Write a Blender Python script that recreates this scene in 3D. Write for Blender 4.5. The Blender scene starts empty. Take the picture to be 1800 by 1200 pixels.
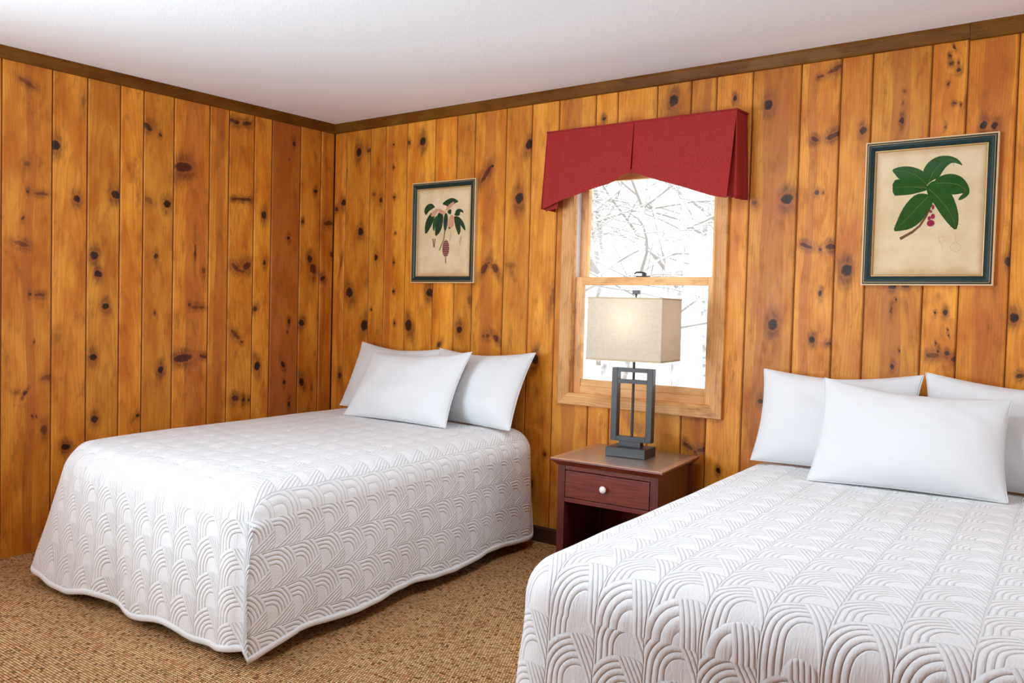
import bpy, bmesh, math, random
from mathutils import Vector, Matrix, noise as mnoise

scene = bpy.context.scene
col = scene.collection
R = math.radians

# ---------------------------------------------------------------- camera
YAW, PITCH, ROLL = R(-37.30489), R(-2.10562), R(1.48616)
CAM = Vector((4.46754, -3.88929, 1.26423))
fwd = Vector((math.sin(YAW) * math.cos(PITCH), math.cos(YAW) * math.cos(PITCH), math.sin(PITCH)))
rgt0 = Vector((math.cos(YAW), -math.sin(YAW), 0))
up0 = rgt0.cross(fwd)
rgt = rgt0 * math.cos(ROLL) + up0 * math.sin(ROLL)
up = up0 * math.cos(ROLL) - rgt0 * math.sin(ROLL)
cam_data = bpy.data.cameras.new('camera')
cam_data.sensor_width = 36
cam_data.lens = 36 * 1539.46 / 1800
cam_data.clip_start = 0.02
cam = bpy.data.objects.new('camera', cam_data)
m3 = Matrix((rgt, up, -fwd)).transposed()
cam.matrix_world = Matrix.Translation(CAM) @ m3.to_4x4()
col.objects.link(cam)
scene.camera = cam

# ---------------------------------------------------------------- light and exposure
vs = scene.view_settings
vs.view_transform = 'Standard'
vs.look = 'None'
vs.gamma = 1.0
vs.use_curve_mapping = False
vs.exposure = 0.15
scene.cycles.use_denoising = True
scene.cycles.max_bounces = 10
scene.cycles.diffuse_bounces = 5
scene.cycles.adaptive_threshold = 0.02
scene.cycles.transparent_max_bounces = 16
scene.cycles.sample_clamp_indirect = 6.0
scene.cycles.caustics_reflective = False
scene.cycles.caustics_refractive = False

world = bpy.data.worlds.new('overcast_sky')
scene.world = world
world.use_nodes = True
bg = world.node_tree.nodes['Background']
bg.inputs['Color'].default_value = (0.90, 0.955, 1.0, 1)
bg.inputs['Strength'].default_value = 2.6


def area_light(name, loc, direction, sx, sy, watts, color, spread=180):
    ld = bpy.data.lights.new(name, 'AREA')
    ld.shape = 'RECTANGLE'
    ld.size, ld.size_y = sx, sy
    ld.energy = watts
    ld.spread = R(spread)
    ld.color = color
    o = bpy.data.objects.new(name, ld)
    o.location = loc
    o.rotation_euler = Vector(direction).to_track_quat('-Z', 'Y').to_euler()
    col.objects.link(o)
    return o


# fill lights added at three made-up windows out of view to brighten the room
FILL_TINT = (0.71, 0.875, 1.0)
area_light('added_side_fill', (0.06, -3.08, 1.45), (0.8, 0.0, -0.5), 0.9, 1.1, 6, FILL_TINT, 130)
area_light('added_front_fill', (1.35, -3.99, 1.35), (0.38, 1, 0.50), 1.5, 1.5, 56, FILL_TINT, 125)  # added fill, tilted up to brighten the ceiling
area_light('added_right_fill', (5.24, -1.25, 1.45), (-1, 0, 0.0), 1.1, 1.1, 6, FILL_TINT, 120)
area_light('added_ceiling_fill', (2.95, -1.68, 2.345), (0, 0, -1), 0.42, 0.42, 18, (0.80, 0.91, 1.0))  # added fill under the invented ceiling fixture


# ---------------------------------------------------------------- helpers
def tag(o, label=None, cat=None, group=None, kind=None):
    if label: o['label'] = label
    if cat: o['category'] = cat
    if group: o['group'] = group
    if kind: o['kind'] = kind
    return o


def empty(name, loc=(0, 0, 0), rz=0.0, label=None, cat=None, group=None, kind=None):
    o = bpy.data.objects.new(name, None)
    o.empty_display_size = 0.1
    o.location = loc
    o.rotation_euler = (0, 0, rz)
    col.objects.link(o)
    return tag(o, label, cat, group, kind)


def obj(name, bm, mat, parent=None, smooth=False, bevel=0.0, segs=2, label=None):
    bmesh.ops.recalc_face_normals(bm, faces=bm.faces)
    me = bpy.data.meshes.new(name)
    bm.to_mesh(me)
    bm.free()
    if mat is not None:
        for m in (mat if isinstance(mat, (list, tuple)) else [mat]):
            me.materials.append(m)
    if smooth:
        me.polygons.foreach_set('use_smooth', [True] * len(me.polygons))
    o = bpy.data.objects.new(name, me)
    col.objects.link(o)
    if parent is not None:
        o.parent = parent
    if bevel:
        b = o.modifiers.new('bevel', 'BEVEL')
        b.width = bevel
        b.segments = segs
        b.limit_method = 'ANGLE'
        b.angle_limit = R(35)
        if segs > 1:
            me.polygons.foreach_set('use_smooth', [True] * len(me.polygons))
            b.harden_normals = True
    if label: o['label'] = label
    return o


def box(bm, x0, x1, y0, y1, z0, z1, fn=None):
    vs_ = [bm.verts.new(Vector((x, y, z)) if fn is None else fn(x, y, z))
           for x in (x0, x1) for y in (y0, y1) for z in (z0, z1)]
    for f in ((0, 1, 3, 2), (4, 6, 7, 5), (0, 4, 5, 1), (2, 3, 7, 6), (0, 2, 6, 4), (1, 5, 7, 3)):
        bm.faces.new([vs_[i] for i in f])
    return vs_


def bx(name, x0, x1, y0, y1, z0, z1, mat, parent=None, bevel=0.0, fn=None, segs=2, label=None):
    bm = bmesh.new()
    box(bm, x0, x1, y0, y1, z0, z1, fn)
    return obj(name, bm, mat, parent, bevel=bevel, segs=segs, label=label)


def prism(bm, poly, a, b, f):
    """poly: 2-D points, a..b extrusion, f(p, q, t) -> Vector"""
    lo = [bm.verts.new(f(p, q, a)) for p, q in poly]
    hi = [bm.verts.new(f(p, q, b)) for p, q in poly]
    n = len(poly)
    for i in range(n):
        bm.faces.new((lo[i], lo[(i + 1) % n], hi[(i + 1) % n], hi[i]))
    bm.faces.new(lo[::-1])
    bm.faces.new(hi)


def tube(bm, pts, radii, seg=6, cap=True):
    rings = []
    for i, p in enumerate(pts):
        p = Vector(p)
        d = (Vector(pts[min(i + 1, len(pts) - 1)]) - Vector(pts[max(i - 1, 0)])).normalized()
        a = d.cross(Vector((0.31, 0.17, 0.93)))
        if a.length < 1e-4: a = d.cross(Vector((1, 0, 0)))
        a.normalize()
        b = d.cross(a)
        rings.append([bm.verts.new(p + (a * math.cos(t) + b * math.sin(t)) * radii[i])
                      for t in (2 * math.pi * k / seg for k in range(seg))])
    for r0, r1 in zip(rings, rings[1:]):
        for k in range(seg):
            bm.faces.new((r0[k], r0[(k + 1) % seg], r1[(k + 1) % seg], r1[k]))
    if cap:
        bm.faces.new(rings[0][::-1])
        bm.faces.new(rings[-1])


def lathe(bm, prof, seg=20, centre=(0, 0, 0), axis='z'):
    c = Vector(centre)
    rings = []
    for r, h in prof:
        ring = []
        for k in range(seg):
            t = 2 * math.pi * k / seg
            v = Vector((r * math.cos(t), r * math.sin(t), h))
            if axis == 'y': v = Vector((v.x, -v.z, v.y))
            ring.append(bm.verts.new(c + v))
        rings.append(ring)
    for r0, r1 in zip(rings, rings[1:]):
        for k in range(seg):
            bm.faces.new((r0[k], r0[(k + 1) % seg], r1[(k + 1) % seg], r1[k]))
    bm.faces.new(rings[0][::-1])
    bm.faces.new(rings[-1])


# ---------------------------------------------------------------- node helper
def lin(r, g, b):
    f = lambda c: (c / 255) / 12.92 if c / 255 <= 0.04045 else ((c / 255 + 0.055) / 1.055) ** 2.4
    return (f(r), f(g), f(b), 1.0)


class NT:
    def __init__(self, tree):
        self.t = tree

    def node(self, kind, ins=None, **props):
        n = self.t.nodes.new(kind)
        for k, v in props.items():
            setattr(n, k, v)
        for k, v in (ins or {}).items():
            self.put(n.inputs[k], v)
        return n

    def put(self, sock, v):
        if v is None: return
        if isinstance(v, bpy.types.NodeSocket):
            self.t.links.new(v, sock)
        else:
            sock.default_value = v

    def m(self, op, a, b=None, c=None, clamp=False):
        n = self.node('ShaderNodeMath', operation=op, use_clamp=clamp)
        for s, v in zip(n.inputs, (a, b, c)): self.put(s, v)
        return n.outputs[0]

    def v(self, op, a, b=None, scale=None):
        n = self.node('ShaderNodeVectorMath', operation=op)
        self.put(n.inputs[0], a)
        if b is not None: self.put(n.inputs[1], b)
        if scale is not None: self.put(n.inputs['Scale'], scale)
        return n.outputs['Value'] if op in ('LENGTH', 'DOT_PRODUCT', 'DISTANCE') else n.outputs['Vector']

    def mix(self, f, a, b, blend='MIX'):
        n = self.node('ShaderNodeMix', data_type='RGBA', blend_type=blend)
        self.put(n.inputs[0], f)
        self.put(n.inputs[6], a)
        self.put(n.inputs[7], b)
        return n.outputs[2]

    def fmix(self, f, a, b):
        n = self.node('ShaderNodeMix', data_type='FLOAT')
        self.put(n.inputs[0], f); self.put(n.inputs[2], a); self.put(n.inputs[3], b)
        return n.outputs[0]

    def step(self, x, lo, hi, a=0.0, b=1.0, smooth=True):
        n = self.node('ShaderNodeMapRange', interpolation_type='SMOOTHSTEP' if smooth else 'LINEAR')
        for s, v in zip(n.inputs, (x, lo, hi, a, b)): self.put(s, v)
        return n.outputs[0]

    def noise(self, vec, scale=5.0, detail=2.0, rough=0.5, w=None):
        n = self.node('ShaderNodeTexNoise', noise_dimensions='4D' if w is not None else '3D')
        self.put(n.inputs['Vector'], vec)
        if w is not None: self.put(n.inputs['W'], w)
        n.inputs['Scale'].default_value = scale
        n.inputs['Detail'].default_value = detail
        n.inputs['Roughness'].default_value = rough
        return n.outputs['Fac']

    def xyz(self, vec):
        n = self.node('ShaderNodeSeparateXYZ')
        self.put(n.inputs[0], vec)
        return n.outputs

    def vec(self, x=0.0, y=0.0, z=0.0):
        n = self.node('ShaderNodeCombineXYZ')
        for s, v in zip(n.inputs, (x, y, z)): self.put(s, v)
        return n.outputs[0]


def new_mat(name):
    m = bpy.data.materials.new(name)
    m.use_nodes = True
    t = m.node_tree
    return m, NT(t), t.nodes['Principled BSDF']


def bump(nt, height, dist, strength=1.0):
    n = nt.node('ShaderNodeBump')
    n.inputs['Strength'].default_value = strength
    n.inputs['Distance'].default_value = dist
    nt.put(n.inputs['Height'], height)
    return n.outputs['Normal']


def plain(name, color, rough=0.5, metallic=0.0, spec=0.5, bump_scale=0, bump_dist=0.0, vary=0.0):
    m, nt, p = new_mat(name)
    p.inputs['Roughness'].default_value = rough
    p.inputs['Metallic'].default_value = metallic
    p.inputs['Specular IOR Level'].default_value = spec
    co = nt.node('ShaderNodeTexCoord').outputs['Object']
    fac = nt.noise(co, bump_scale or 30.0, 3.0)
    c = nt.mix(fac, tuple(max(0, x * (1 - vary)) for x in color[:3]) + (1,), tuple(min(1, x * (1 + vary)) for x in color[:3]) + (1,))
    nt.put(p.inputs['Base Color'], c)
    if bump_dist:
        nt.put(p.inputs['Normal'], bump(nt, fac, bump_dist))
    return m


# ---------------------------------------------------------------- pine boards: knot group + material
kg = bpy.data.node_groups.new('knot', 'ShaderNodeTree')
for nm, ty in (('UV', 'NodeSocketVector'), ('Centre', 'NodeSocketVector'), ('Inv', 'NodeSocketVector'), ('Angle', 'NodeSocketFloat'),
               ('Red', 'NodeSocketFloat'), ('Strength', 'NodeSocketFloat'), ('Core', 'NodeSocketFloat'), ('RedCore', 'NodeSocketFloat'),
               ('Halo', 'NodeSocketFloat'), ('Rim', 'NodeSocketFloat'), ('Warp', 'NodeSocketFloat')):
    kg.interface.new_socket(nm, in_out='INPUT', socket_type=ty)
for nm in ('Core', 'RedCore', 'Halo', 'Rim', 'Warp'):
    kg.interface.new_socket(nm, in_out='OUTPUT', socket_type='NodeSocketFloat')
g = NT(kg)
gi = g.node('NodeGroupInput').outputs
go = g.node('NodeGroupOutput').inputs
d_ = g.v('SUBTRACT', gi['UV'], gi['Centre'])
rot = g.node('ShaderNodeVectorRotate', rotation_type='Z_AXIS')
g.put(rot.inputs['Vector'], d_)
g.put(rot.inputs['Angle'], gi['Angle'])
q_ = g.v('LENGTH', g.v('MULTIPLY', rot.outputs[0], gi['Inv']))
core_ = g.m('MULTIPLY', g.step(q_, 1.12, 0.78), gi['Strength'])
g.put(go['Core'], g.m('MAXIMUM', gi['Core'], g.m('MULTIPLY', core_, g.m('SUBTRACT', 1.0, gi['Red']))))
g.put(go['RedCore'], g.m('MAXIMUM', gi['RedCore'], g.m('MULTIPLY', core_, gi['Red'])))
# the stain darkens a band of grain above and below each knot
hal = g.v('LENGTH', g.v('MULTIPLY', g.v('MULTIPLY', rot.outputs[0], gi['Inv']), (0.5, 0.27, 0.0)))
g.put(go['Halo'], g.m('MAXIMUM', gi['Halo'], g.m('MULTIPLY', g.step(hal, 1.25, 0.25), gi['Strength'])))
rim_ = g.m('MULTIPLY', g.step(q_, 1.75, 1.3), g.step(q_, 1.0, 1.2))
g.put(go['Rim'], g.m('MAXIMUM', gi['Rim'], g.m('MULTIPLY', rim_, gi['Strength'])))
wq = g.m('MULTIPLY', g.v('LENGTH', g.v('MULTIPLY', g.v('MULTIPLY', rot.outputs[0], gi['Inv']), (0.5, 0.3, 0.0))), -1.3)
g.put(go['Warp'], g.m('ADD', gi['Warp'], g.m('MULTIPLY', g.m('EXPONENT', wq), gi['Strength'])))


def pine(name, knots=(), seed=0, tone=0.5, heart=None, red=0.0, axis='xz', gain=1.0, spec=0.3, pale=0.0):
    """knots: (u, v, ru, rv, angle, red, strength) in the board's own metres. u across, v along."""
    rnd = random.Random(seed * 7 + 3)
    m, nt, p = new_mat(name)
    co = nt.xyz(nt.node('ShaderNodeTexCoord').outputs['Object'])
    U, V = {'xz': (co[0], co[2]), 'zx': (co[2], co[0]), 'zy': (co[2], co[1])}[axis]
    w = float(seed) * 1.37
    # gentle wobble of the grain
    low = nt.noise(nt.vec(nt.m('MULTIPLY', U, 3.0), nt.m('MULTIPLY', V, 0.9)), 2.0, 2.0, 0.5, w)
    Uw = nt.m('ADD', U, nt.m('MULTIPLY', nt.m('SUBTRACT', low, 0.5), 0.05))
    fine_w = nt.noise(nt.vec(nt.m('MULTIPLY', U, 60.0), nt.m('MULTIPLY', V, 40.0)), 1.0, 2.0, 0.6, w)
    wob = nt.node('ShaderNodeTexNoise', noise_dimensions='4D')
    nt.put(wob.inputs['Vector'], nt.vec(U, V))
    wob.inputs['W'].default_value = w + 2
    wob.inputs['Scale'].default_value = 38.0
    wob.inputs['Detail'].default_value = 3.0
    UV = nt.v('ADD', nt.vec(U, V), nt.v('SCALE', nt.v('SUBTRACT', wob.outputs['Color'], (0.5, 0.5, 0.5)), scale=0.022))
    UV = nt.v('MULTIPLY', UV, (1.0, 1.0, 0.0))
    acc = {k: 0.0 for k in ('Core', 'RedCore', 'Halo', 'Rim', 'Warp')}
    for (ku, kv, ru, rv, ang, kr, st) in knots:
        n = nt.node('ShaderNodeGroup', node_tree=kg)
        nt.put(n.inputs['UV'], UV)
        n.inputs['Centre'].default_value = (ku, kv, 0)
        n.inputs['Inv'].default_value = (1 / ru, 1 / rv, 0)
        n.inputs['Angle'].default_value = -R(ang)
        n.inputs['Red'].default_value = kr
        n.inputs['Strength'].default_value = st
        for k in acc: nt.put(n.inputs[k], acc[k])
        acc = {k: n.outputs[k] for k in acc}
    # growth rings: a cut through a slightly tilted trunk gives arches and stripes
    u0, h0, sl = rnd.uniform(-.05, .05), rnd.uniform(.03, .09), rnd.choice((-1, 1)) * rnd.uniform(.012, .045)
    hh = nt.m('ADD', h0, nt.m('MULTIPLY', V, sl))
    du = nt.m('SUBTRACT', Uw, u0)
    rr = nt.m('SQRT', nt.m('ADD', nt.m('MULTIPLY', du, du), nt.m('MULTIPLY', hh, hh)))
    rr = nt.m('ADD', rr, nt.m('MULTIPLY', acc['Warp'], 0.022))
    rr = nt.m('ADD', rr, nt.m('MULTIPLY', nt.m('SUBTRACT', low, 0.5), 0.02))
    saw = nt.m('FRACT', nt.m('MULTIPLY', rr, 1 / rnd.uniform(.008, .013)))
    ring = nt.m('POWER', saw, 3.5)
    ring = nt.m('MULTIPLY', ring, nt.step(saw, 1.0, 0.93))
    fibre = nt.noise(nt.vec(nt.m('MULTIPLY', Uw, 330.0), nt.m('MULTIPLY', V, 7.0)), 1.0, 3.0, 0.6, w)
    blotch = nt.noise(nt.vec(nt.m('MULTIPLY', U, 9.0), nt.m('MULTIPLY', V, 3.0)), 1.0, 3.0, 0.6, w + 5)
    smear = nt.noise(nt.vec(nt.m('MULTIPLY', U, 22.0), nt.m('MULTIPLY', V, 8.0)), 1.0, 4.0, 0.65, w + 9)

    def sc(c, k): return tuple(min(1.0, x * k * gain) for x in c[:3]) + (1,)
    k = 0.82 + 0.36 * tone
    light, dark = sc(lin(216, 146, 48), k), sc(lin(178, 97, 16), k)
    if red:
        light = tuple(a * (1 - red) + b * red for a, b in zip(light, sc(lin(204, 124, 40), k)))
        dark = tuple(a * (1 - red) + b * red for a, b in zip(dark, sc(lin(166, 84, 16), k)))
    if pale:
        light = tuple(a * (1 - pale) + b * pale for a, b in zip(light, sc(lin(234, 186, 128), 1)))
        dark = tuple(a * (1 - pale) + b * pale for a, b in zip(dark, sc(lin(214, 156, 92), 1)))
    c = nt.mix(nt.step(blotch, 0.3, 0.72), light, dark)
    if heart:
        hu, hw = heart
        hd = nt.m('ABSOLUTE', nt.m('SUBTRACT', nt.m('ADD', Uw, nt.m('MULTIPLY', nt.m('SUBTRACT', low, .5), .03)), hu))
        hm = nt.step(hd, hw * 1.06, hw * 0.9)
        c = nt.mix(nt.m('MULTIPLY', hm, 0.5), c, sc(lin(156, 80, 34), k))
    c = nt.mix(nt.m('MULTIPLY', ring, nt.m('ADD', 0.36, nt.m('MULTIPLY', acc['Halo'], 0.5))), c, sc(lin(122, 62, 18), 1))
    c = nt.mix(nt.step(fibre, 0.42, 0.8, 0.0, 0.4), c, sc(lin(140, 72, 22), 1))
    c = nt.mix(nt.m('MULTIPLY', nt.step(smear, 0.5, 0.76), 0.6), c, sc(lin(112, 60, 20), 1))
    c = nt.mix(nt.m('MULTIPLY', nt.m('MULTIPLY', acc['Halo'], nt.step(smear, 0.15, 0.65)), 0.92), c, lin(84, 44, 16))
    c = nt.mix(nt.m('MULTIPLY', acc['Rim'], 0.4), c, sc(lin(168, 88, 30), 1))
    c = nt.mix(nt.m('MULTIPLY', acc['RedCore'], nt.step(smear, 0.1, 0.7, 0.7, 1.0)), c, lin(76, 24, 12))
    c = nt.mix(nt.m('MULTIPLY', acc['Core'], 0.97), c, nt.mix(nt.step(fine_w, 0.45, 0.75), lin(30, 12, 8), lin(74, 32, 14)))
    nt.put(p.inputs['Base Color'], c)
    p.inputs['Roughness'].default_value = 0.36
    p.inputs['Specular IOR Level'].default_value = spec
    nt.put(p.inputs['Roughness'], nt.step(smear, 0.2, 0.8, 0.36, 0.54))
    hgt = nt.m('ADD', nt.m('MULTIPLY', fibre, 0.35), nt.m('MULTIPLY', blotch, 1.0))
    nt.put(p.inputs['Normal'], bump(nt, hgt, 0.0025, 0.7))
    return m
KL="""-1.936,2.295,0.0422,0.0108,-25,1,0.6 -1.932,1.906,0.0158,0.0137,0,0,0.5 -1.926,1.772,0.0079,0.0082,0,0,0.7 -1.864,1.771,0.0353,0.0083,5,1,0.7 -1.951,1.643,0.0065,0.0109,0,0,0.7 -1.798,2.018,0.0222,0.0252,0,0,1 -1.691,1.766,0.0173,0.0172,0,0,1 -1.489,1.811,0.0248,0.0208,0,0,1 -1.661,2.261,0.0145,0.0257,0,0,0.35 -1.601,1.485,0.0209,0.0205,0,0,1 -1.312,2.195,0.0295,0.0152,-30,0,0.8 -1.239,2.162,0.0084,0.0092,0,0,0.8 -1.301,1.802,0.0264,0.0153,-30,0,0.45 -1.194,1.793,0.0222,0.0203,0,0,1 -1.1,2.009,0.0531,0.0252,5,1,1 -0.771,2.325,0.039,0.0132,-8,1,0.9 -0.685,2.328,0.0361,0.0134,15,1,0.9 -0.713,1.876,0.0721,0.0087,4,1,0.9 -0.553,1.798,0.0188,0.0241,0,0,0.9 -0.334,2.264,0.0111,0.0141,0,0,0.9 -0.367,2.164,0.0066,0.0053,0,0,0.8 -0.366,1.675,0.0132,0.0124,0,0,1 -0.155,1.991,0.014,0.0127,0,0,0.9 -0.256,1.788,0.0136,0.0108,0,0,0.9 -0.046,1.797,0.0387,0.0148,10,1,0.9 -1.958,1.52,0.0368,0.011,-15,1,0.7 -1.915,1.276,0.008,0.0083,0,0,0.7 -1.869,1.275,0.0217,0.0084,0,1,0.7 -1.786,1.064,0.0168,0.0257,0,0,0.3 -1.577,1.392,0.0181,0.0176,0,0,1 -1.536,1.225,0.0183,0.0178,0,0,1 -1.6,0.959,0.018,0.0177,0,0,1 -1.591,0.636,0.0181,0.0178,0,0,1 -1.834,0.866,0.0276,0.0113,15,1,0.6 -1.936,0.793,0.008,0.0139,-30,0,0.8 -1.844,0.606,0.0138,0.0256,0,1,0.6 -1.739,0.509,0.0229,0.0145,0,0,1 -1.258,1.504,0.0134,0.0155,0,0,0.9 -1.261,1.196,0.0067,0.0062,0,0,0.9 -1.223,0.882,0.0187,0.0189,0,0,1 -1.018,1.542,0.0065,0.0451,0,1,0.8 -0.962,1.441,0.0129,0.0163,0,1,0.7 -1.05,1.241,0.0108,0.0113,0,1,0.8 -0.996,1.229,0.0441,0.0098,0,1,0.6 -1.085,0.941,0.0573,0.0209,8,1,1 -0.955,0.947,0.0298,0.0099,-15,1,0.8 -0.753,1.472,0.0355,0.0134,-50,1,0.8 -0.67,1.484,0.0324,0.0204,40,1,0.9 -0.705,1.451,0.028,0.0068,0,1,0.8 -0.543,1.511,0.0126,0.0156,0,0,0.9 -0.608,1.225,0.0165,0.0172,-30,0,0.8 -0.743,1.071,0.0397,0.0136,-40,1,0.8 -0.698,1.026,0.014,0.0102,0,1,0.9 -0.586,0.878,0.0208,0.0278,10,0,1 -0.74,0.69,0.0279,0.0171,-15,1,1 -0.68,0.676,0.0121,0.0138,0,1,0.9 -0.644,0.673,0.0102,0.0139,0,1,0.9 -0.351,1.15,0.0111,0.0143,0,0,0.9 -0.394,0.882,0.0132,0.0215,20,0,0.9 -0.383,0.767,0.011,0.0144,0,0,0.9 -0.34,0.627,0.0112,0.0181,0,0,0.9 -0.192,1.554,0.0209,0.0219,0,0,0.9 -0.167,1.493,0.0234,0.033,0,1,1 -0.252,1.143,0.0229,0.0182,-20,0,0.9 -0.113,1.177,0.0143,0.026,0,0,0.5 -0.244,0.764,0.0207,0.0257,20,0,1 -0.164,0.726,0.0094,0.0297,0,1,0.5 -0.085,1.434,0.0239,0.0148,30,0,0.9 -0.012,1.595,0.0146,0.0187,20,0,0.8 -1.354,0.637,0.0114,0.0108,0,0,0.9 -0.363,1.086,0.0066,0.0072,0,0,0.8 -1.376,0.617,0.026,0.0093,45,1,0.4 -1.978,0.798,0.0157,0.0083,0,1,0.4 -1.895,1.045,0.004,0.0056,0,0,0.8 -1.901,0.676,0.004,0.0042,0,0,0.9 -1.882,0.674,0.0041,0.0042,0,0,0.9"""
KB="""0.23,2.247,0.0239,0.0273,0,0,1 0.324,2.25,0.0208,0.0144,30,0,0.7 0.093,1.931,0.0192,0.0222,0,0,1 0.028,1.89,0.0167,0.0149,-20,0,0.9 0.26,1.737,0.0238,0.0255,0,0,1 0.441,1.927,0.0152,0.0178,0,0,0.9 0.379,1.969,0.0154,0.0143,0,0,0.5 0.542,2.265,0.0089,0.007,0,0,0.9 0.546,2.125,0.0089,0.007,0,0,0.9 0.556,1.941,0.0109,0.0088,0,0,0.9 0.573,1.716,0.0089,0.007,0,0,0.9 0.563,1.536,0.0099,0.0106,0,0,0.9 0.569,1.356,0.0099,0.0088,0,0,0.9 0.579,1.158,0.0089,0.0088,0,0,0.9 0.788,2.263,0.0234,0.0273,0,0,1 0.674,2.26,0.0144,0.0138,0,0,0.7 1.29,2.032,0.0622,0.0145,50,1,0.9 1.334,2.067,0.0103,0.008,0,0,1 1.587,2.169,0.0232,0.028,-25,0,1 1.53,1.88,0.0275,0.0298,0,0,1 0.406,1.567,0.0154,0.0198,0,0,1 0.164,1.345,0.0297,0.0332,25,0,1 0.309,1.139,0.0289,0.0364,-15,0,1 0.374,1.239,0.0104,0.009,0,0,0.9 0.876,1.352,0.0323,0.0239,0,0,1 0.702,1.151,0.0289,0.0332,15,0,1 1.113,1.138,0.0219,0.0183,0,0,1 1.19,1.312,0.0215,0.0263,0,0,0.5 1.29,1.492,0.0188,0.0357,-35,1,0.9 1.369,1.495,0.0185,0.0289,35,1,0.9 1.323,1.524,0.0083,0.0065,0,1,0.8 1.298,1.108,0.0126,0.0098,0,1,0.7 1.328,1.109,0.0125,0.013,0,1,0.8 1.386,1.099,0.0164,0.0226,40,1,0.9 0.959,1.041,0.0159,0.017,-20,0,0.8 1.478,1.51,0.0399,0.019,0,0,0.3 1.774,1.342,0.0149,0.0551,-10,0,0.4 1.668,0.992,0.021,0.028,-10,0,1 0.086,0.799,0.0166,0.0225,0,0,0.9 0.082,1.546,0.0083,0.0446,-12,1,0.6 0.115,2.136,0.0109,0.0184,0,0,0.4 0.328,1.409,0.0261,0.0326,-30,0,0.3 2.063,2.255,0.012,0.0102,0,0,0.9 2.456,2.3,0.0245,0.0262,0,0,1 2.773,2.272,0.0112,0.0119,0,0,1 2.936,2.224,0.02,0.0232,0,0,1 2.885,1.783,0.0136,0.0104,0,0,0.6 3.168,2.319,0.0149,0.0062,10,1,0.8 3.226,2.341,0.0364,0.0111,25,1,0.8 3.152,2.046,0.02,0.01,-25,1,0.9 3.233,2.056,0.0364,0.0111,18,1,0.9 3.356,2.063,0.0141,0.0157,0,0,0.9 3.512,2.091,0.0089,0.0141,0,0,1 3.816,2.038,0.0131,0.0157,0,0,1 3.854,2.034,0.0119,0.0133,0,0,1 3.17,1.813,0.0125,0.01,0,0,0.9 3.198,1.811,0.0049,0.005,0,0,0.9 3.036,1.791,0.0259,0.023,0,0,1 3.699,2.361,0.0052,0.0091,30,0,0.9 3.682,2.33,0.0063,0.0068,0,0,0.8 3.693,2.296,0.0084,0.0068,0,0,0.7 3.717,2.268,0.0104,0.0091,0,0,0.8 3.718,2.297,0.0052,0.0057,0,0,0.8 3.682,2.216,0.0053,0.0046,0,0,0.7 3.706,2.138,0.0083,0.0046,-20,0,0.7 3.729,2.129,0.0041,0.0045,0,0,0.8 3.678,2.048,0.0063,0.0069,0,0,0.6 3.517,2.21,0.0067,0.007,0,0,0.5 3.512,2.164,0.0056,0.0094,0,0,0.5 3.132,1.579,0.0303,0.0101,-18,1,1 3.239,1.574,0.0195,0.0124,0,1,1 3.195,1.563,0.0074,0.0075,0,1,1 3.311,1.47,0.0215,0.0245,0,0,1 2.992,1.224,0.0212,0.0246,0,0,1 3.202,1.37,0.0099,0.0112,0,0,0.9 3.173,1.166,0.0125,0.0138,0,0,1 3.25,1.149,0.0195,0.0075,0,1,0.8 3.515,1.066,0.009,0.0107,0,0,0.9 3.709,1.297,0.0105,0.0115,0,0,0.9 3.5,1.399,0.0135,0.0095,0,0,0.9 3.553,1.402,0.0155,0.0071,0,0,0.7 3.671,1.294,0.0043,0.0058,0,0,0.9 3.537,1.134,0.0033,0.0071,0,0,0.9 3.499,1.302,0.0045,0.0143,0,0,0.6 3.515,1.347,0.0034,0.0048,0,0,0.9 3.72,1.129,0.0084,0.0092,0,0,0.8 3.667,1.119,0.0256,0.0116,0,1,0.7 3.748,1.11,0.0125,0.0115,-10,1,0.9 3.688,1.139,0.0053,0.0093,0,0,0.8 3.954,1.283,0.0173,0.0166,0,0,1 3.923,1.499,0.0117,0.0177,0,0,0.8 3.982,1.058,0.0134,0.0088,0,0,0.8 3.718,1.223,0.0031,0.0046,0,0,0.9 3.727,1.203,0.0031,0.0046,0,0,0.9 3.678,1.173,0.0032,0.0046,0,0,0.9 1.746,0.481,0.0132,0.0109,0,1,0.8 2.593,0.623,0.0329,0.0097,-35,1,0.8 2.668,0.615,0.0263,0.0096,20,1,0.9 2.633,0.6,0.0074,0.0069,0,1,0.9 2.947,0.871,0.0108,0.0131,0,0,0.9 2.753,0.524,0.0115,0.0108,0,0,1 1.66,0.306,0.0174,0.0283,0,0,0.8 2.312,0.682,0.0259,0.0345,40,1,0.3"""
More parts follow.
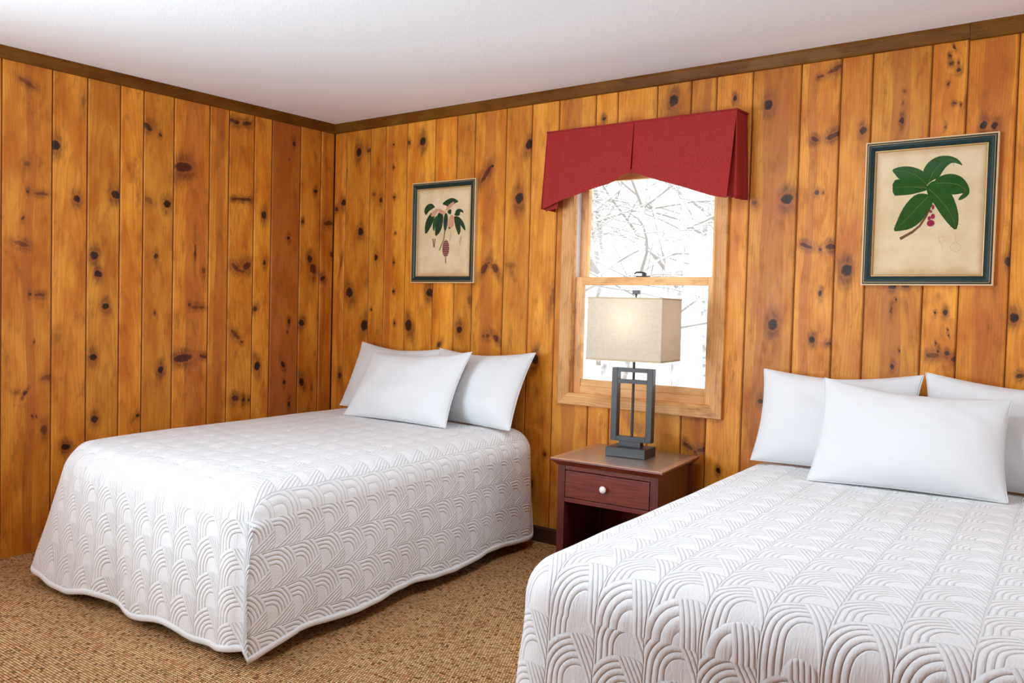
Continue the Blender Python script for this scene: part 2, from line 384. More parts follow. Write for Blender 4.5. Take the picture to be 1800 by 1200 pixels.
ART_A = {'leaf':[[(0.238,0.4654),(0.2686,0.4866),(0.3067,0.4967),(0.3372,0.4878),(0.3585,0.4721),(0.3299,0.4665),(0.3074,0.4524),(0.2691,0.4519)],[(0.1795,0.4545),(0.1436,0.4725),(0.1118,0.4645),(0.0921,0.4361),(0.1062,0.4057),(0.1283,0.4311),(0.1599,0.4439)],[(0.1524,0.4179),(0.1209,0.3902),(0.1014,0.3498),(0.1046,0.2934),(0.1378,0.3246),(0.1649,0.3703),(0.1763,0.4049)],[(0.2038,0.4092),(0.1888,0.3575),(0.184,0.3109),(0.1899,0.2814),(0.2248,0.3092),(0.2397,0.3492),(0.2429,0.3955),(0.2232,0.414)],[(0.2582,0.4063),(0.2472,0.3663),(0.2517,0.3254),(0.2635,0.3076),(0.2748,0.3302),(0.2818,0.3761),(0.2736,0.4054)],[(0.1766,0.3873),(0.1612,0.3529),(0.1656,0.3234),(0.1737,0.3083),(0.185,0.3459),(0.2,0.3978)],[(0.3312,0.3851),(0.3613,0.3863),(0.3915,0.3648),(0.4105,0.3355),(0.4169,0.304),(0.3921,0.325),(0.3693,0.3545),(0.3389,0.3732)],[(0.3312,0.3822),(0.3394,0.3388),(0.355,0.3038),(0.3689,0.2803),(0.3812,0.3084),(0.3784,0.3427),(0.354,0.3724)],[(0.331,0.3965),(0.3457,0.4244),(0.3681,0.4316),(0.3944,0.4215),(0.4006,0.4041),(0.3758,0.4169),(0.3725,0.3914)],[(0.2772,0.4225),(0.3,0.4328),(0.3117,0.4206),(0.3043,0.4037),(0.2851,0.4077)],[(0.2863,0.3297),(0.2976,0.3407),(0.3055,0.3202),(0.2941,0.3167)]],'petal':[[(0.1715,0.4608),(0.1594,0.4821),(0.1833,0.4688),(0.1908,0.4917),(0.2024,0.5026),(0.2183,0.4841),(0.2342,0.4627),(0.2691,0.4548),(0.2655,0.4348),(0.2229,0.4326),(0.1994,0.4387)],[(0.2111,0.4409),(0.2386,0.4277),(0.2604,0.4148),(0.2467,0.404),(0.2154,0.4144),(0.2035,0.4297)],[(0.1509,0.4121),(0.1759,0.433),(0.2033,0.4396),(0.1935,0.4157),(0.1725,0.3963),(0.1487,0.3976)],[(0.2655,0.4377),(0.292,0.462),(0.3222,0.4745),(0.3262,0.4628),(0.2999,0.4414),(0.2772,0.4283)],[(0.3097,0.3977),(0.3078,0.4208),(0.3264,0.4513),(0.3417,0.436),(0.3347,0.4021)],[(0.2823,0.3414),(0.2932,0.3813),(0.3082,0.3978),(0.3274,0.3853),(0.3281,0.3393),(0.3093,0.3229),(0.29,0.3353)]],'twig':[[(0.2597,0.3077),(0.2527,0.2558),(0.2186,0.1928)],[(0.2698,0.148),(0.2725,0.116)],[(0.1641,0.2647),(0.1751,0.2115)],[(0.1831,0.264),(0.1775,0.2114)]],'cone':[[0.2705,0.203,0.0269,0.0522]],'pod':[[(0.3058,0.3058),(0.3114,0.2825),(0.3029,0.2425),(0.2967,0.2485),(0.2985,0.2773)],[(0.3868,0.2825),(0.3948,0.2509),(0.379,0.2086),(0.3709,0.246)]]}
ART_B = {'leaf':[[(0.2309,0.4652),(0.2369,0.4837),(0.2526,0.5047),(0.2792,0.5186),(0.3059,0.52),(0.3325,0.5133),(0.354,0.4979),(0.3661,0.4765),(0.3491,0.4867),(0.3279,0.4928),(0.3098,0.4787),(0.297,0.4594),(0.2869,0.4397),(0.2656,0.4326),(0.247,0.4163),(0.2328,0.4353)],[(0.1095,0.4789),(0.1309,0.4873),(0.1591,0.4896),(0.1873,0.484),(0.2125,0.4728),(0.2294,0.4582),(0.2383,0.4349),(0.2418,0.4108),(0.2195,0.4215),(0.1887,0.4329),(0.1605,0.4401),(0.1378,0.4419),(0.126,0.4575)],[(0.1152,0.4341),(0.1492,0.4392),(0.1887,0.4341),(0.2167,0.4235),(0.2447,0.4017),(0.2396,0.3902),(0.2123,0.3832),(0.1791,0.3766),(0.1453,0.3759),(0.1179,0.3766)],[(0.2766,0.4258),(0.3029,0.4413),(0.3293,0.4449),(0.3558,0.438),(0.3745,0.4236),(0.388,0.404),(0.3964,0.3814),(0.3944,0.3643),(0.3768,0.3493),(0.3576,0.3447),(0.3645,0.3594),(0.3786,0.3723),(0.3527,0.3672),(0.3263,0.3691),(0.2993,0.3828),(0.2746,0.4023)],[(0.2449,0.3957),(0.2713,0.4203),(0.304,0.406),(0.326,0.3808),(0.3486,0.3325),(0.3593,0.291),(0.3612,0.2616),(0.3544,0.228),(0.3299,0.2515),(0.3021,0.2883),(0.2795,0.3251),(0.2541,0.3624)],[(0.1253,0.232),(0.1369,0.2669),(0.1528,0.3087),(0.1744,0.3437),(0.2016,0.369),(0.2347,0.3697),(0.2571,0.3532),(0.2631,0.3321),(0.2425,0.2916),(0.2159,0.257),(0.183,0.2374),(0.1492,0.2328)]],'vein':[[(0.2445,0.4106),(0.2647,0.4622),(0.2907,0.4922),(0.3222,0.5068),(0.3515,0.4923)],[(0.2388,0.417),(0.1993,0.453),(0.1596,0.4715),(0.1169,0.4771)],[(0.2421,0.3977),(0.2006,0.405),(0.1614,0.408),(0.1188,0.407)],[(0.2769,0.414),(0.3197,0.4135),(0.3568,0.4048),(0.3861,0.3822),(0.3815,0.3623)],[(0.2516,0.3922),(0.2895,0.354),(0.3228,0.3107),(0.3453,0.2683),(0.3553,0.2327)],[(0.2486,0.3627),(0.2193,0.3318),(0.187,0.2946),(0.1542,0.26),(0.1287,0.2337)]],'twig':[[(0.1475,0.1932),(0.1947,0.2206),(0.2218,0.2447),(0.2428,0.2796),(0.2582,0.3145)]],'flower':[[0.2689,0.3186,0.0049,0.0101],[0.2613,0.3012,0.0049,0.006],[0.27,0.2811,0.0076,0.0107],[0.2566,0.2741,0.006,0.0084],[0.2627,0.2535,0.0141,0.0131]],'sketch':[[(0.3522,0.2123),(0.3565,0.1945),(0.3613,0.1738)],[(0.3586,0.175),(0.3774,0.1615),(0.3778,0.1469),(0.3625,0.1356),(0.3438,0.142),(0.3391,0.158),(0.3483,0.1695),(0.3587,0.1739)],[(0.2942,0.1939),(0.3102,0.1992),(0.3186,0.1841),(0.3083,0.1726),(0.2974,0.1789),(0.2942,0.1939)],[(0.2973,0.1819),(0.3058,0.1668),(0.3127,0.1487)]]}

# ---------------------------------------------------------------- other materials
def carpet_mat():
    m, nt, p = new_mat('woven_carpet')
    co = nt.xyz(nt.node('ShaderNodeTexCoord').outputs['Object'])
    row = nt.m('DIVIDE', co[1], 0.0105)
    rowi = nt.m('FLOOR', row)
    shift = nt.m('MULTIPLY', nt.m('MODULO', rowi, 2.0), 0.5)
    cx = nt.m('ADD', nt.m('DIVIDE', co[0], 0.0110), shift)
    cxi = nt.m('FLOOR', cx)
    wn = nt.node('ShaderNodeTexWhiteNoise', noise_dimensions='2D')
    nt.put(wn.inputs['Vector'], nt.vec(cxi, rowi, 0.0))
    fx = nt.m('SUBTRACT', nt.m('FRACT', cx), 0.5)
    fy = nt.m('SUBTRACT', nt.m('FRACT', row), 0.5)
    dd = nt.m('ADD', nt.m('POWER', nt.m('ABSOLUTE', nt.m('MULTIPLY', fx, 2.0)), 2.6),
              nt.m('POWER', nt.m('ABSOLUTE', nt.m('MULTIPLY', fy, 2.0)), 2.2))
    h = nt.step(dd, 1.15, 0.05)
    ramp = nt.node('ShaderNodeValToRGB')
    ramp.color_ramp.interpolation = 'CONSTANT'
    stops = [(0.0, lin(140, 98, 60)), (0.05, lin(206, 148, 96)), (0.25, lin(228, 180, 124)), (0.5, lin(238, 192, 136)),
             (0.72, lin(222, 168, 112)), (0.86, lin(202, 142, 92)), (0.96, lin(170, 142, 92))]
    while len(ramp.color_ramp.elements) < len(stops): ramp.color_ramp.elements.new(0.5)
    for e, (pos, c) in zip(ramp.color_ramp.elements, stops):
        e.position = pos
        e.color = c
    nt.put(ramp.inputs[0], wn.outputs['Value'])
    wear = nt.noise(nt.vec(co[0], co[1], 0.0), 3.0, 3.0)
    c = nt.mix(nt.step(h, 0.0, 0.6, 0.93, 0.0), ramp.outputs[0], lin(50, 28, 12))
    c = nt.mix(nt.step(wear, 0.35, 0.7, 0.0, 0.14), c, lin(120, 80, 44))
    nt.put(p.inputs['Base Color'], c)
    p.inputs['Roughness'].default_value = 0.95
    p.inputs['Specular IOR Level'].default_value = 0.1
    nt.put(p.inputs['Normal'], bump(nt, h, 0.004, 0.9))
    return m


def quilt_mat():
    """white coverlet stitched with rows of fans; UV is the flat cloth in metres"""
    m, nt, p = new_mat('white_quilted_cotton')
    uv = nt.node('ShaderNodeUVMap', uv_map='cloth').outputs[0]
    wob = nt.node('ShaderNodeTexNoise')
    nt.put(wob.inputs['Vector'], uv)
    wob.inputs['Scale'].default_value = 7.0
    s = nt.xyz(nt.v('ADD', uv, nt.v('SCALE', nt.v('SUBTRACT', wob.outputs['Color'], (0.5, 0.5, 0.5)), scale=0.012)))
    W, H, RAD, BW, XC = 0.136, 0.130, 0.120, 0.0155, 0.096
    colx = nt.m('DIVIDE', s[0], W)
    x = nt.m('MULTIPLY', nt.m('FRACT', colx), W)
    v = nt.m('ADD', s[1], nt.m('MULTIPLY', nt.m('FLOOR', colx), 0.17 * H))
    dx = nt.m('SUBTRACT', x, XC)
    dx2 = nt.m('MULTIPLY', dx, dx)
    arc = nt.m('SQRT', nt.m('SUBTRACT', RAD * RAD, dx2))          # outer line of the fan
    row = nt.m('CEIL', nt.m('DIVIDE', nt.m('SUBTRACT', v, arc), H))
    y = nt.m('SUBTRACT', v, nt.m('MULTIPLY', row, H))
    yp = nt.m('MAXIMUM', y, 0.0)
    d = nt.m('SQRT', nt.m('ADD', dx2, nt.m('MULTIPLY', yp, yp)))
    rim = nt.m('DIVIDE', nt.m('SUBTRACT', RAD, d), BW)
    fan = nt.m('POWER', nt.m('ABSOLUTE', nt.m('SINE', nt.m('MULTIPLY', rim, math.pi))), 0.5)
    fan = nt.fmix(nt.step(rim, 5.0, 5.25), fan, 0.8)
    # the sheaf of lines that runs down from the top of the fan to the next one
    sl = nt.m('ADD', nt.m('DIVIDE', x, W), nt.m('ADD', nt.m('MULTIPLY', y, 0.42 / H), nt.m('MULTIPLY', nt.m('MULTIPLY', y, y), 0.10 / (H * H))))
    lines = nt.m('DIVIDE', nt.m('SUBTRACT', sl, 0.90), 0.10)
    sheaf = nt.m('POWER', nt.m('ABSOLUTE', nt.m('SINE', nt.m('MULTIPLY', lines, math.pi))), 0.5)
    h = nt.fmix(nt.m('GREATER_THAN', sl, 0.90), fan, nt.m('MULTIPLY', sheaf, 0.85))
    h = nt.m('MULTIPLY', h, nt.step(nt.m('SUBTRACT', arc, y), 0.0, 0.0035))
    h = nt.m('MULTIPLY', h, nt.step(nt.m('MINIMUM', x, nt.m('SUBTRACT', W, x)), 0.0, 0.003, 0.3, 1.0))
    crinkle = nt.noise(nt.v('MULTIPLY', uv, (150.0, 60.0, 1.0)), 1.0, 3.0, 0.6)
    lump = nt.noise(uv, 9.0, 2.0)
    hh = nt.m('ADD', nt.m('ADD', h, nt.m('MULTIPLY', crinkle, 0.45)), nt.m('MULTIPLY', lump, 1.6))
    p.inputs['Base Color'].default_value = (0.82, 0.825, 0.835, 1)
    p.inputs['Roughness'].default_value = 0.9
    p.inputs['Specular IOR Level'].default_value = 0.15
    p.inputs['Sheen Weight'].default_value = 0.1
    nt.put(p.inputs['Normal'], bump(nt, hh, 0.005, 0.9))
    return m


def cotton_mat(name, color, scale=500.0):
    m, nt, p = new_mat(name)
    co = nt.node('ShaderNodeTexCoord').outputs['Object']
    wv = nt.noise(co, scale, 2.0)
    soft = nt.noise(co, 14.0, 3.0, 0.55)
    p.inputs['Base Color'].default_value = color
    p.inputs['Roughness'].default_value = 0.85
    p.inputs['Specular IOR Level'].default_value = 0.2
    p.inputs['Sheen Weight'].default_value = 0.1
    nt.put(p.inputs['Normal'], bump(nt, nt.m('ADD', nt.m('MULTIPLY', wv, 0.12), soft), 0.004, 0.5))
    return m


def weave_mat(name, c0, c1, pitch=0.0022):
    m, nt, p = new_mat(name)
    co = nt.xyz(nt.node('ShaderNodeTexCoord').outputs['Object'])
    a = nt.noise(nt.vec(nt.m('MULTIPLY', co[0], 0.9 / pitch), nt.m('MULTIPLY', co[2], 0.10 / pitch), nt.m('MULTIPLY', co[1], 0.9 / pitch)), 1.0, 2.0)
    b = nt.noise(nt.vec(nt.m('MULTIPLY', co[0], 0.10 / pitch), nt.m('MULTIPLY', co[2], 0.9 / pitch), nt.m('MULTIPLY', co[1], 0.1 / pitch)), 1.0, 2.0)
    f = nt.m('MULTIPLY', nt.m('ADD', a, b), 0.5)
    nt.put(p.inputs['Base Color'], nt.mix(nt.step(f, 0.35, 0.65), c0, c1))
    p.inputs['Roughness'].default_value = 0.9
    p.inputs['Specular IOR Level'].default_value = 0.15
    nt.put(p.inputs['Normal'], bump(nt, f, 0.0012, 0.6))
    return m


def shade_mat():
    m, nt, p = new_mat('cream_linen_shade')
    co = nt.xyz(nt.node('ShaderNodeTexCoord').outputs['Object'])
    a = nt.noise(nt.vec(nt.m('MULTIPLY', co[0], 420.0), nt.m('MULTIPLY', co[2], 40.0), nt.m('MULTIPLY', co[1], 420.0)), 1.0, 2.0)
    b = nt.noise(nt.vec(nt.m('MULTIPLY', co[0], 40.0), nt.m('MULTIPLY', co[2], 420.0), nt.m('MULTIPLY', co[1], 40.0)), 1.0, 2.0)
    f = nt.m('MULTIPLY', nt.m('ADD', a, b), 0.5)
    c = nt.mix(nt.step(f, 0.35, 0.65), lin(208, 195, 178), lin(220, 208, 192))
    d = nt.node('ShaderNodeBsdfDiffuse')
    t = nt.node('ShaderNodeBsdfTranslucent')
    nt.put(d.inputs['Color'], c)
    nt.put(t.inputs['Color'], c)
    mx = nt.node('ShaderNodeMixShader')
    mx.inputs[0].default_value = 0.38
    nt.put(mx.inputs[1], d.outputs[0])
    nt.put(mx.inputs[2], t.outputs[0])
    out = m.node_tree.nodes['Material Output']
    nt.put(out.inputs['Surface'], mx.outputs[0])
    return m


def glass_mat(name, ior=1.45, tint=(1, 1, 1, 1), rough=0.0):
    m, nt, p = new_mat(name)
    tr = nt.node('ShaderNodeBsdfTransparent')
    tr.inputs['Color'].default_value = tint
    gl = nt.node('ShaderNodeBsdfGlossy')
    gl.inputs['Roughness'].default_value = rough
    fr = nt.node('ShaderNodeLayerWeight')
    fr.inputs['Blend'].default_value = 0.5
    f0 = ((ior - 1) / (ior + 1)) ** 2
    mx = nt.node('ShaderNodeMixShader')
    nt.put(mx.inputs[0], nt.m('ADD', f0, nt.m('MULTIPLY', nt.m('POWER', fr.outputs['Facing'], 5.0), 1 - f0)))
    nt.put(mx.inputs[1], tr.outputs[0])
    nt.put(mx.inputs[2], gl.outputs[0])
    nt.put(m.node_tree.nodes['Material Output'].inputs['Surface'], mx.outputs[0])
    return m


def cherry_mat(name, c0, c1, axis, rough=0.32, spec=0.45):
    m, nt, p = new_mat(name)
    co = nt.node('ShaderNodeTexCoord').outputs['Object']
    k = {'x': (6.0, 130.0, 130.0), 'z': (130.0, 130.0, 6.0), 'y': (130.0, 6.0, 130.0)}[axis]
    f = nt.noise(nt.v('MULTIPLY', co, k), 1.0, 4.0, 0.6)
    b = nt.noise(co, 7.0, 2.0)
    c = nt.mix(nt.step(f, 0.3, 0.75), c0, c1)
    c = nt.mix(nt.step(b, 0.4, 0.7, 0.0, 0.35), c, tuple(x * 0.6 for x in c0[:3]) + (1,))
    nt.put(p.inputs['Base Color'], c)
    p.inputs['Roughness'].default_value = rough
    p.inputs['Specular IOR Level'].default_value = spec
    if spec > 0.9:
        p.inputs['Coat Weight'].default_value = 1.0
        p.inputs['Coat Roughness'].default_value = 0.28
        p.inputs['Coat IOR'].default_value = 2.0
    nt.put(p.inputs['Normal'], bump(nt, f, 0.0006, 0.4))
    return m


def print_paper_mat(name):
    m, nt, p = new_mat(name)
    co = nt.xyz(nt.node('ShaderNodeTexCoord').outputs['Object'])
    a = nt.noise(nt.vec(co[0], 0.0, co[2]), 9.0, 4.0, 0.6)
    e = nt.m('MAXIMUM', nt.m('ABSOLUTE', nt.m('DIVIDE', nt.m('SUBTRACT', co[0], 0.25), 0.205)),
             nt.m('ABSOLUTE', nt.m('DIVIDE', nt.m('SUBTRACT', co[2], 0.3), 0.256)))
    e = nt.m('ADD', e, nt.m('MULTIPLY', nt.m('SUBTRACT', a, 0.5), 0.12))
    c = nt.mix(nt.step(a, 0.3, 0.75), lin(226, 202, 160), lin(212, 184, 138))
    c = nt.mix(nt.step(e, 0.86, 1.02, 0.0, 0.6), c, lin(190, 146, 88))
    nt.put(p.inputs['Base Color'], c)
    p.inputs['Roughness'].default_value = 0.8
    return m


M = {}
M['carpet'] = carpet_mat()
M['quilt'] = quilt_mat()
M['hem'] = cotton_mat('white_binding', (0.82, 0.825, 0.835, 1))
M['pillow'] = cotton_mat('white_pillow_cotton', (0.71, 0.71, 0.713, 1))
M['ceiling'] = plain('ceiling_paint', lin(234, 236, 238), 0.95, spec=0.1, bump_scale=110, bump_dist=0.0008, vary=0.02)
M['groove'] = plain('dark_stained_groove', lin(88, 46, 18), 0.6, vary=0.15)
M['baseboard'] = plain('dark_brown_baseboard', lin(70, 42, 26), 0.45, vary=0.15)
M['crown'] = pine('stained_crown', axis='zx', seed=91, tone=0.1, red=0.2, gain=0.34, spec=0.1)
M['casing_v'] = pine('casing_pine_upright', axis='xz', seed=92, tone=0.5, red=0.5, gain=1.0, pale=0.65)
M['casing_h'] = pine('casing_pine_level', axis='zx', seed=93, tone=0.6, red=0.5, gain=1.0, pale=0.65)
M['sash_v'] = pine('sash_pine_upright', axis='xz', seed=94, tone=0.75, red=0.25, gain=1.1, pale=0.9)
M['sash_h'] = pine('sash_pine_level', axis='zx', seed=95, tone=0.75, red=0.25, gain=1.1, pale=0.9)
M['plain_pine'] = pine('plain_pine_wall', axis='xz', seed=96, tone=0.4)
M['vinyl'] = plain('white_vinyl', lin(236, 238, 242), 0.4)
M['glass'] = glass_mat('window_glass')
M['picture_glass'] = glass_mat('picture_glass', 1.5)
M['bronze'] = plain('dark_bronze', lin(62, 58, 56), 0.4, metallic=0.4, vary=0.05)
M['red'] = weave_mat('crimson_linen', lin(138, 38, 36), lin(160, 50, 46), 0.0014)
M['red_lining'] = weave_mat('crimson_lining', lin(130, 30, 38), lin(150, 44, 50))
M['cherry_x'] = cherry_mat('cherry_level', lin(92, 30, 24), lin(128, 52, 38), 'x')
M['cherry_z'] = cherry_mat('cherry_upright', lin(78, 26, 24), lin(112, 44, 36), 'z')
M['cherry_y'] = cherry_mat('cherry_deep', lin(84, 28, 24), lin(116, 46, 36), 'y')
M['top_inset'] = cherry_mat('brown_top_inset', lin(104, 80, 64), lin(138, 108, 86), 'x', 0.36, 1.0)
M['top_edge'] = cherry_mat('worn_top_edge', lin(160, 98, 66), lin(190, 128, 92), 'x', 0.36, 1.0)
M['porcelain'] = plain('white_porcelain', lin(236, 230, 220), 0.15)
M['gunmetal'] = plain('gunmetal', lin(58, 56, 55), 0.42, metallic=0.2, spec=0.5, vary=0.05)
M['shade'] = shade_mat()
M['shade_trim'] = plain('shade_trim', lin(186, 166, 134), 0.8, vary=0.05)
M['frame_green'] = plain('dark_green_frame', lin(15, 42, 40), 0.42, spec=0.35, vary=0.12)
M['frame_cream'] = plain('cream_frame_edge', lin(214, 178, 132), 0.5, vary=0.06)
M['gold'] = plain('gold_lip', lin(186, 146, 92), 0.4, metallic=0.3, vary=0.1)
M['paper'] = print_paper_mat('aged_print_paper')
M['mattress'] = plain('mattress_ticking', lin(225, 222, 215), 0.9)
M['steel'] = plain('bed_frame_steel', lin(45, 45, 48), 0.5, metallic=0.5)
M['ink'] = {k: plain('print_' + k, v, 0.75, spec=0.2, vary=0.18, bump_scale=25) for k, v in dict(
    leaf=lin(28, 76, 24), leaf_dark=lin(14, 54, 32), vein=lin(86, 108, 40), twig=lin(104, 74, 44), petal=lin(232, 200, 172),
    petal_deep=lin(204, 146, 116), cone=lin(112, 34, 50), cone_dot=lin(220, 180, 165), flower=lin(150, 34, 70), sketch=lin(176, 156, 120), pod=lin(186, 166, 132)).items()}

# ---------------------------------------------------------------- the room
H = 2.44
XR, YF = 5.3, -4.06
PLANK_T = 0.012

bx('floor', -0.2, XR + 0.2, YF - 0.2, 0.12, -0.1, 0.0, M['carpet'])['kind'] = 'structure'
bx('ceiling', -0.2, XR + 0.2, YF - 0.2, 0.12, H, H + 0.1, M['ceiling'])['kind'] = 'structure'


def wall_shell(name, u0, u1, holes, mat, loc=(0, 0, 0), rz=0.0, front=PLANK_T - 0.004):
    """slab in a wall frame: u along x, y runs into the wall, with rectangular holes (ua, ub, za, zb)"""
    bm = bmesh.new()
    cuts = sorted([u0, u1] + [h for q in holes for h in q[:2]])
    for a, b in zip(cuts, cuts[1:]):
        mid = (a + b) / 2
        hs = [h for h in holes if h[0] < mid < h[1]]
        if hs:
            box(bm, a, b, front, 0.12, 0, hs[0][2])
            box(bm, a, b, front, 0.12, hs[0][3], H)
        else:
            box(bm, a, b, front, 0.12, 0, H)
    o = obj(name, bm, mat)
    o.location = loc
    o.rotation_euler = (0, 0, rz)
    o['kind'] = 'structure'
    return o


def plank(parent, u0, u1, pieces, mat):
    """tongue-and-groove board: chamfered long edges, a recessed joint between neighbours"""
    g, ch = 0.0024, 0.0048
    uc = (u0 + u1) / 2
    bm = bmesh.new()
    for (a, b, za, zb) in pieces:
        L, Rr = abs(a - u0) < 1e-6, abs(b - u1) < 1e-6
        a2, b2 = a - uc, b - uc
        prof = []
        prof += [(a2 + g, PLANK_T), (a2 + g, 0.0055), (a2 + g + ch, 0.0)] if L else [(a2, PLANK_T), (a2, 0.0)]
        prof += [(b2 - g - ch, 0.0), (b2 - g, 0.0055), (b2 - g, PLANK_T)] if Rr else [(b2, 0.0), (b2, PLANK_T)]
        prism(bm, prof, za, zb, lambda p, q, t: Vector((p, q, t)))
    o = obj('plank', bm, mat, parent)
    o.location = (uc, 0, 0)
    return o


def parse(s): return [tuple(float(v) for v in t.split(',')) for t in s.split()]


KNOTS_L, KNOTS_B = parse(KL), parse(KB)
WIN = (1.885, 2.715, 0.815, 2.01)        # hole behind the casing

SEAM_L = [YF, -3.9, -3.72, -3.5, -3.31, -3.16, -2.95, -2.76, -2.55, -2.40, -2.24, -2.046, -1.812, -1.637, -1.463, -1.333, -1.154, -0.93, -0.801, -0.625, -0.497, -0.278, -0.112, 0.0]
SEAM_B = [0, .109, .334, .472, .658, .891, 1.061, 1.199, 1.426, 1.603, 1.782, 2.012, 2.142, 2.367, 2.55, 2.68, 2.858, 3.083, 3.257,
          3.387, 3.618, 3.752, 3.929, 4.08, 4.26, 4.41, 4.6, 4.78, 4.96, 5.14, XR]
# heart-wood stripes seen on single boards: board start -> (offset from centre, half width)
HEART_L = {-0.93: (0.0, 0.03), -1.154: (0.02, 0.06), -0.497: (0.0, 0.2), -2.046: (0.01, 0.02), -0.112: (-.02, .012)}
HEART_B = {0.0: (0.01, 0.012), .472: (-.05, .025), 1.199: (0.0, 0.045), 1.782: (-.01, .04), 2.858: (0.0, .06), 3.387: (0.0, 0.035), 3.752: (0.02, 0.05),
           2.55: (0.02, .02), 3.083: (-.03, .02)}
TONE_L = {-0.497: 0.1, -0.93: 0.45, -0.801: 0.5, -0.625: 0.75, -2.046: 0.4}
RED_L = {-0.497: 0.9, -1.154: 0.5, -2.046: 0.35, -0.112: .4}

ADDED_WIN_SIDE = (-3.58, -2.58, 0.85, 2.05)  # holes for two added windows that carry fill lights
ADDED_WIN_FRONT = (-2.12, -0.38, 0.5, 2.15)
wl = wall_shell('wall_left', YF - 0.12, 0.12, [ADDED_WIN_SIDE], M['groove'], rz=R(90))
wb = wall_shell('wall_back', -0.12, XR + 0.12, [WIN], M['groove'])

rnd = random.Random(11)
for parent, seams, knots, hearts, tones, reds, sd in ((wl, SEAM_L, KNOTS_L, HEART_L, TONE_L, RED_L, 1), (wb, SEAM_B, KNOTS_B, HEART_B, {}, {0.0: .4}, 51)):
    for i, (a, b) in enumerate(zip(seams, seams[1:])):
        uc = (a + b) / 2
        ks = [(k[0] - uc,) + k[1:] for k in knots if a <= k[0] < b]
        if not ks and abs(uc) > 2.2:
            ks = [(rnd.uniform(-.06, .06), rnd.uniform(.2, 2.3), .017, .021, 0, 0, 1) for _ in range(4)]
        mat = pine('pine_board', ks, sd + i, tones.get(a, rnd.uniform(.05, .95)), hearts.get(a), reds.get(a, rnd.uniform(0, .3)), gain=1.2)
        pcs = [(a, b, 0.0, H)]
        for x0, x1, z0, z1 in ((WIN if parent is wb else ADDED_WIN_SIDE),):
            if a < x1 and b > x0:
                pcs = []
                if a < x0: pcs.append((a, x0, 0, H))
                if b > x1: pcs.append((x1, b, 0, H))
                aa, bb = max(a, x0), min(b, x1)
                pcs += [(aa, bb, 0, z0), (aa, bb, z1, H)]
        plank(parent, a, b, pcs, mat)

# flush ceiling light over the beds, added as fill and out of view
cl = bmesh.new()
lathe(cl, [(0.24, H), (0.24, H - 0.03), (0.225, H - 0.04), (0.18, H - 0.065), (0.09, H - 0.082), (0.01, H - 0.086)], 28, (2.95, -1.68, 0))
added_lit_dome, dnt, dp = new_mat('added_lit_dome')  # glowing cover of the added fixture
dp.inputs['Emission Color'].default_value = (0.95, 0.97, 1.0, 1)
dp.inputs['Emission Strength'].default_value = 1.5
clo = obj('added_ceiling_light', cl, added_lit_dome, smooth=True)
clo.parent = bpy.data.objects['ceiling']

# walls out of the picture that close the room
wall_shell('wall_front', -XR - 0.12, 0.12, [ADDED_WIN_FRONT], M['plain_pine'], loc=(0, YF, 0), rz=R(180), front=0.0)
ADDED_WIN_RIGHT = (0.65, 1.85, 0.85, 2.05)  # opening for the added right-hand window, unseen
wall_shell('wall_right', -0.12, -YF + 0.12, [ADDED_WIN_RIGHT], M['plain_pine'], loc=(XR, 0, 0), rz=R(-90), front=0.0)

# crown moulding and baseboards
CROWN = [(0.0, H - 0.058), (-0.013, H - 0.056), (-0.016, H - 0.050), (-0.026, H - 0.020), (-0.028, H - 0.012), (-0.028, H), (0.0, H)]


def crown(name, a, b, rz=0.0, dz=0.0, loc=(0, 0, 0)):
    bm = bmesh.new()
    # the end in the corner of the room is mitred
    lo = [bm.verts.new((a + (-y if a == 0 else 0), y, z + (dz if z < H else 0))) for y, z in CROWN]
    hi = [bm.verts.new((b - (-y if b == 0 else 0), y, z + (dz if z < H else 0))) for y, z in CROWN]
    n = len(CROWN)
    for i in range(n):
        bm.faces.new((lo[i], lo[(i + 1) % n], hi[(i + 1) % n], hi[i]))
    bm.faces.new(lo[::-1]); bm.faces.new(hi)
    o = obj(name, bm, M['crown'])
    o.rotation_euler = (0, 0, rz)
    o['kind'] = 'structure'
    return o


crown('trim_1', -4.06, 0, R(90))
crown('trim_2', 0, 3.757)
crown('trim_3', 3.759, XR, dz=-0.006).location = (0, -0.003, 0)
bb_ = bmesh.new()
prism(bb_, [(0.0, 0.0), (-0.014, 0.0), (-0.014, 0.074), (-0.008, 0.084), (0.0, 0.084)], 0.0, XR, lambda p, q, t: Vector((t, p, q)))
obj('baseboard_back', bb_, M['baseboard'])['kind'] = 'structure'


# ---------------------------------------------------------------- windows
def casing_board(parent, pts, mat, proj=0.020):
    """pts: outer-a, outer-b, inner-b, inner-a in (u, z); mitred ends, a sloped face and a thinner inner lip"""
    (oa, ob, ib, ia) = [Vector(p) for p in pts]
    bm = bmesh.new()
    prof = [(0.0, 0.004), (0.0, -proj), (0.06, -proj - 0.002), (0.72, -proj + 0.001), (0.92, -proj + 0.006), (1.0, -proj + 0.010), (1.0, 0.004)]
    A = [bm.verts.new((*((oa + (ia - oa) * t)[:1]), y, (oa + (ia - oa) * t)[1])) for t, y in prof]
    B = [bm.verts.new((*((ob + (ib - ob) * t)[:1]), y, (ob + (ib - ob) * t)[1])) for t, y in prof]
    n = len(prof)
    for i in range(n):
        bm.faces.new((A[i], A[(i + 1) % n], B[(i + 1) % n], B[i]))
    bm.faces.new(A[::-1]); bm.faces.new(B)
    return obj('casing_board', bm, mat, parent)


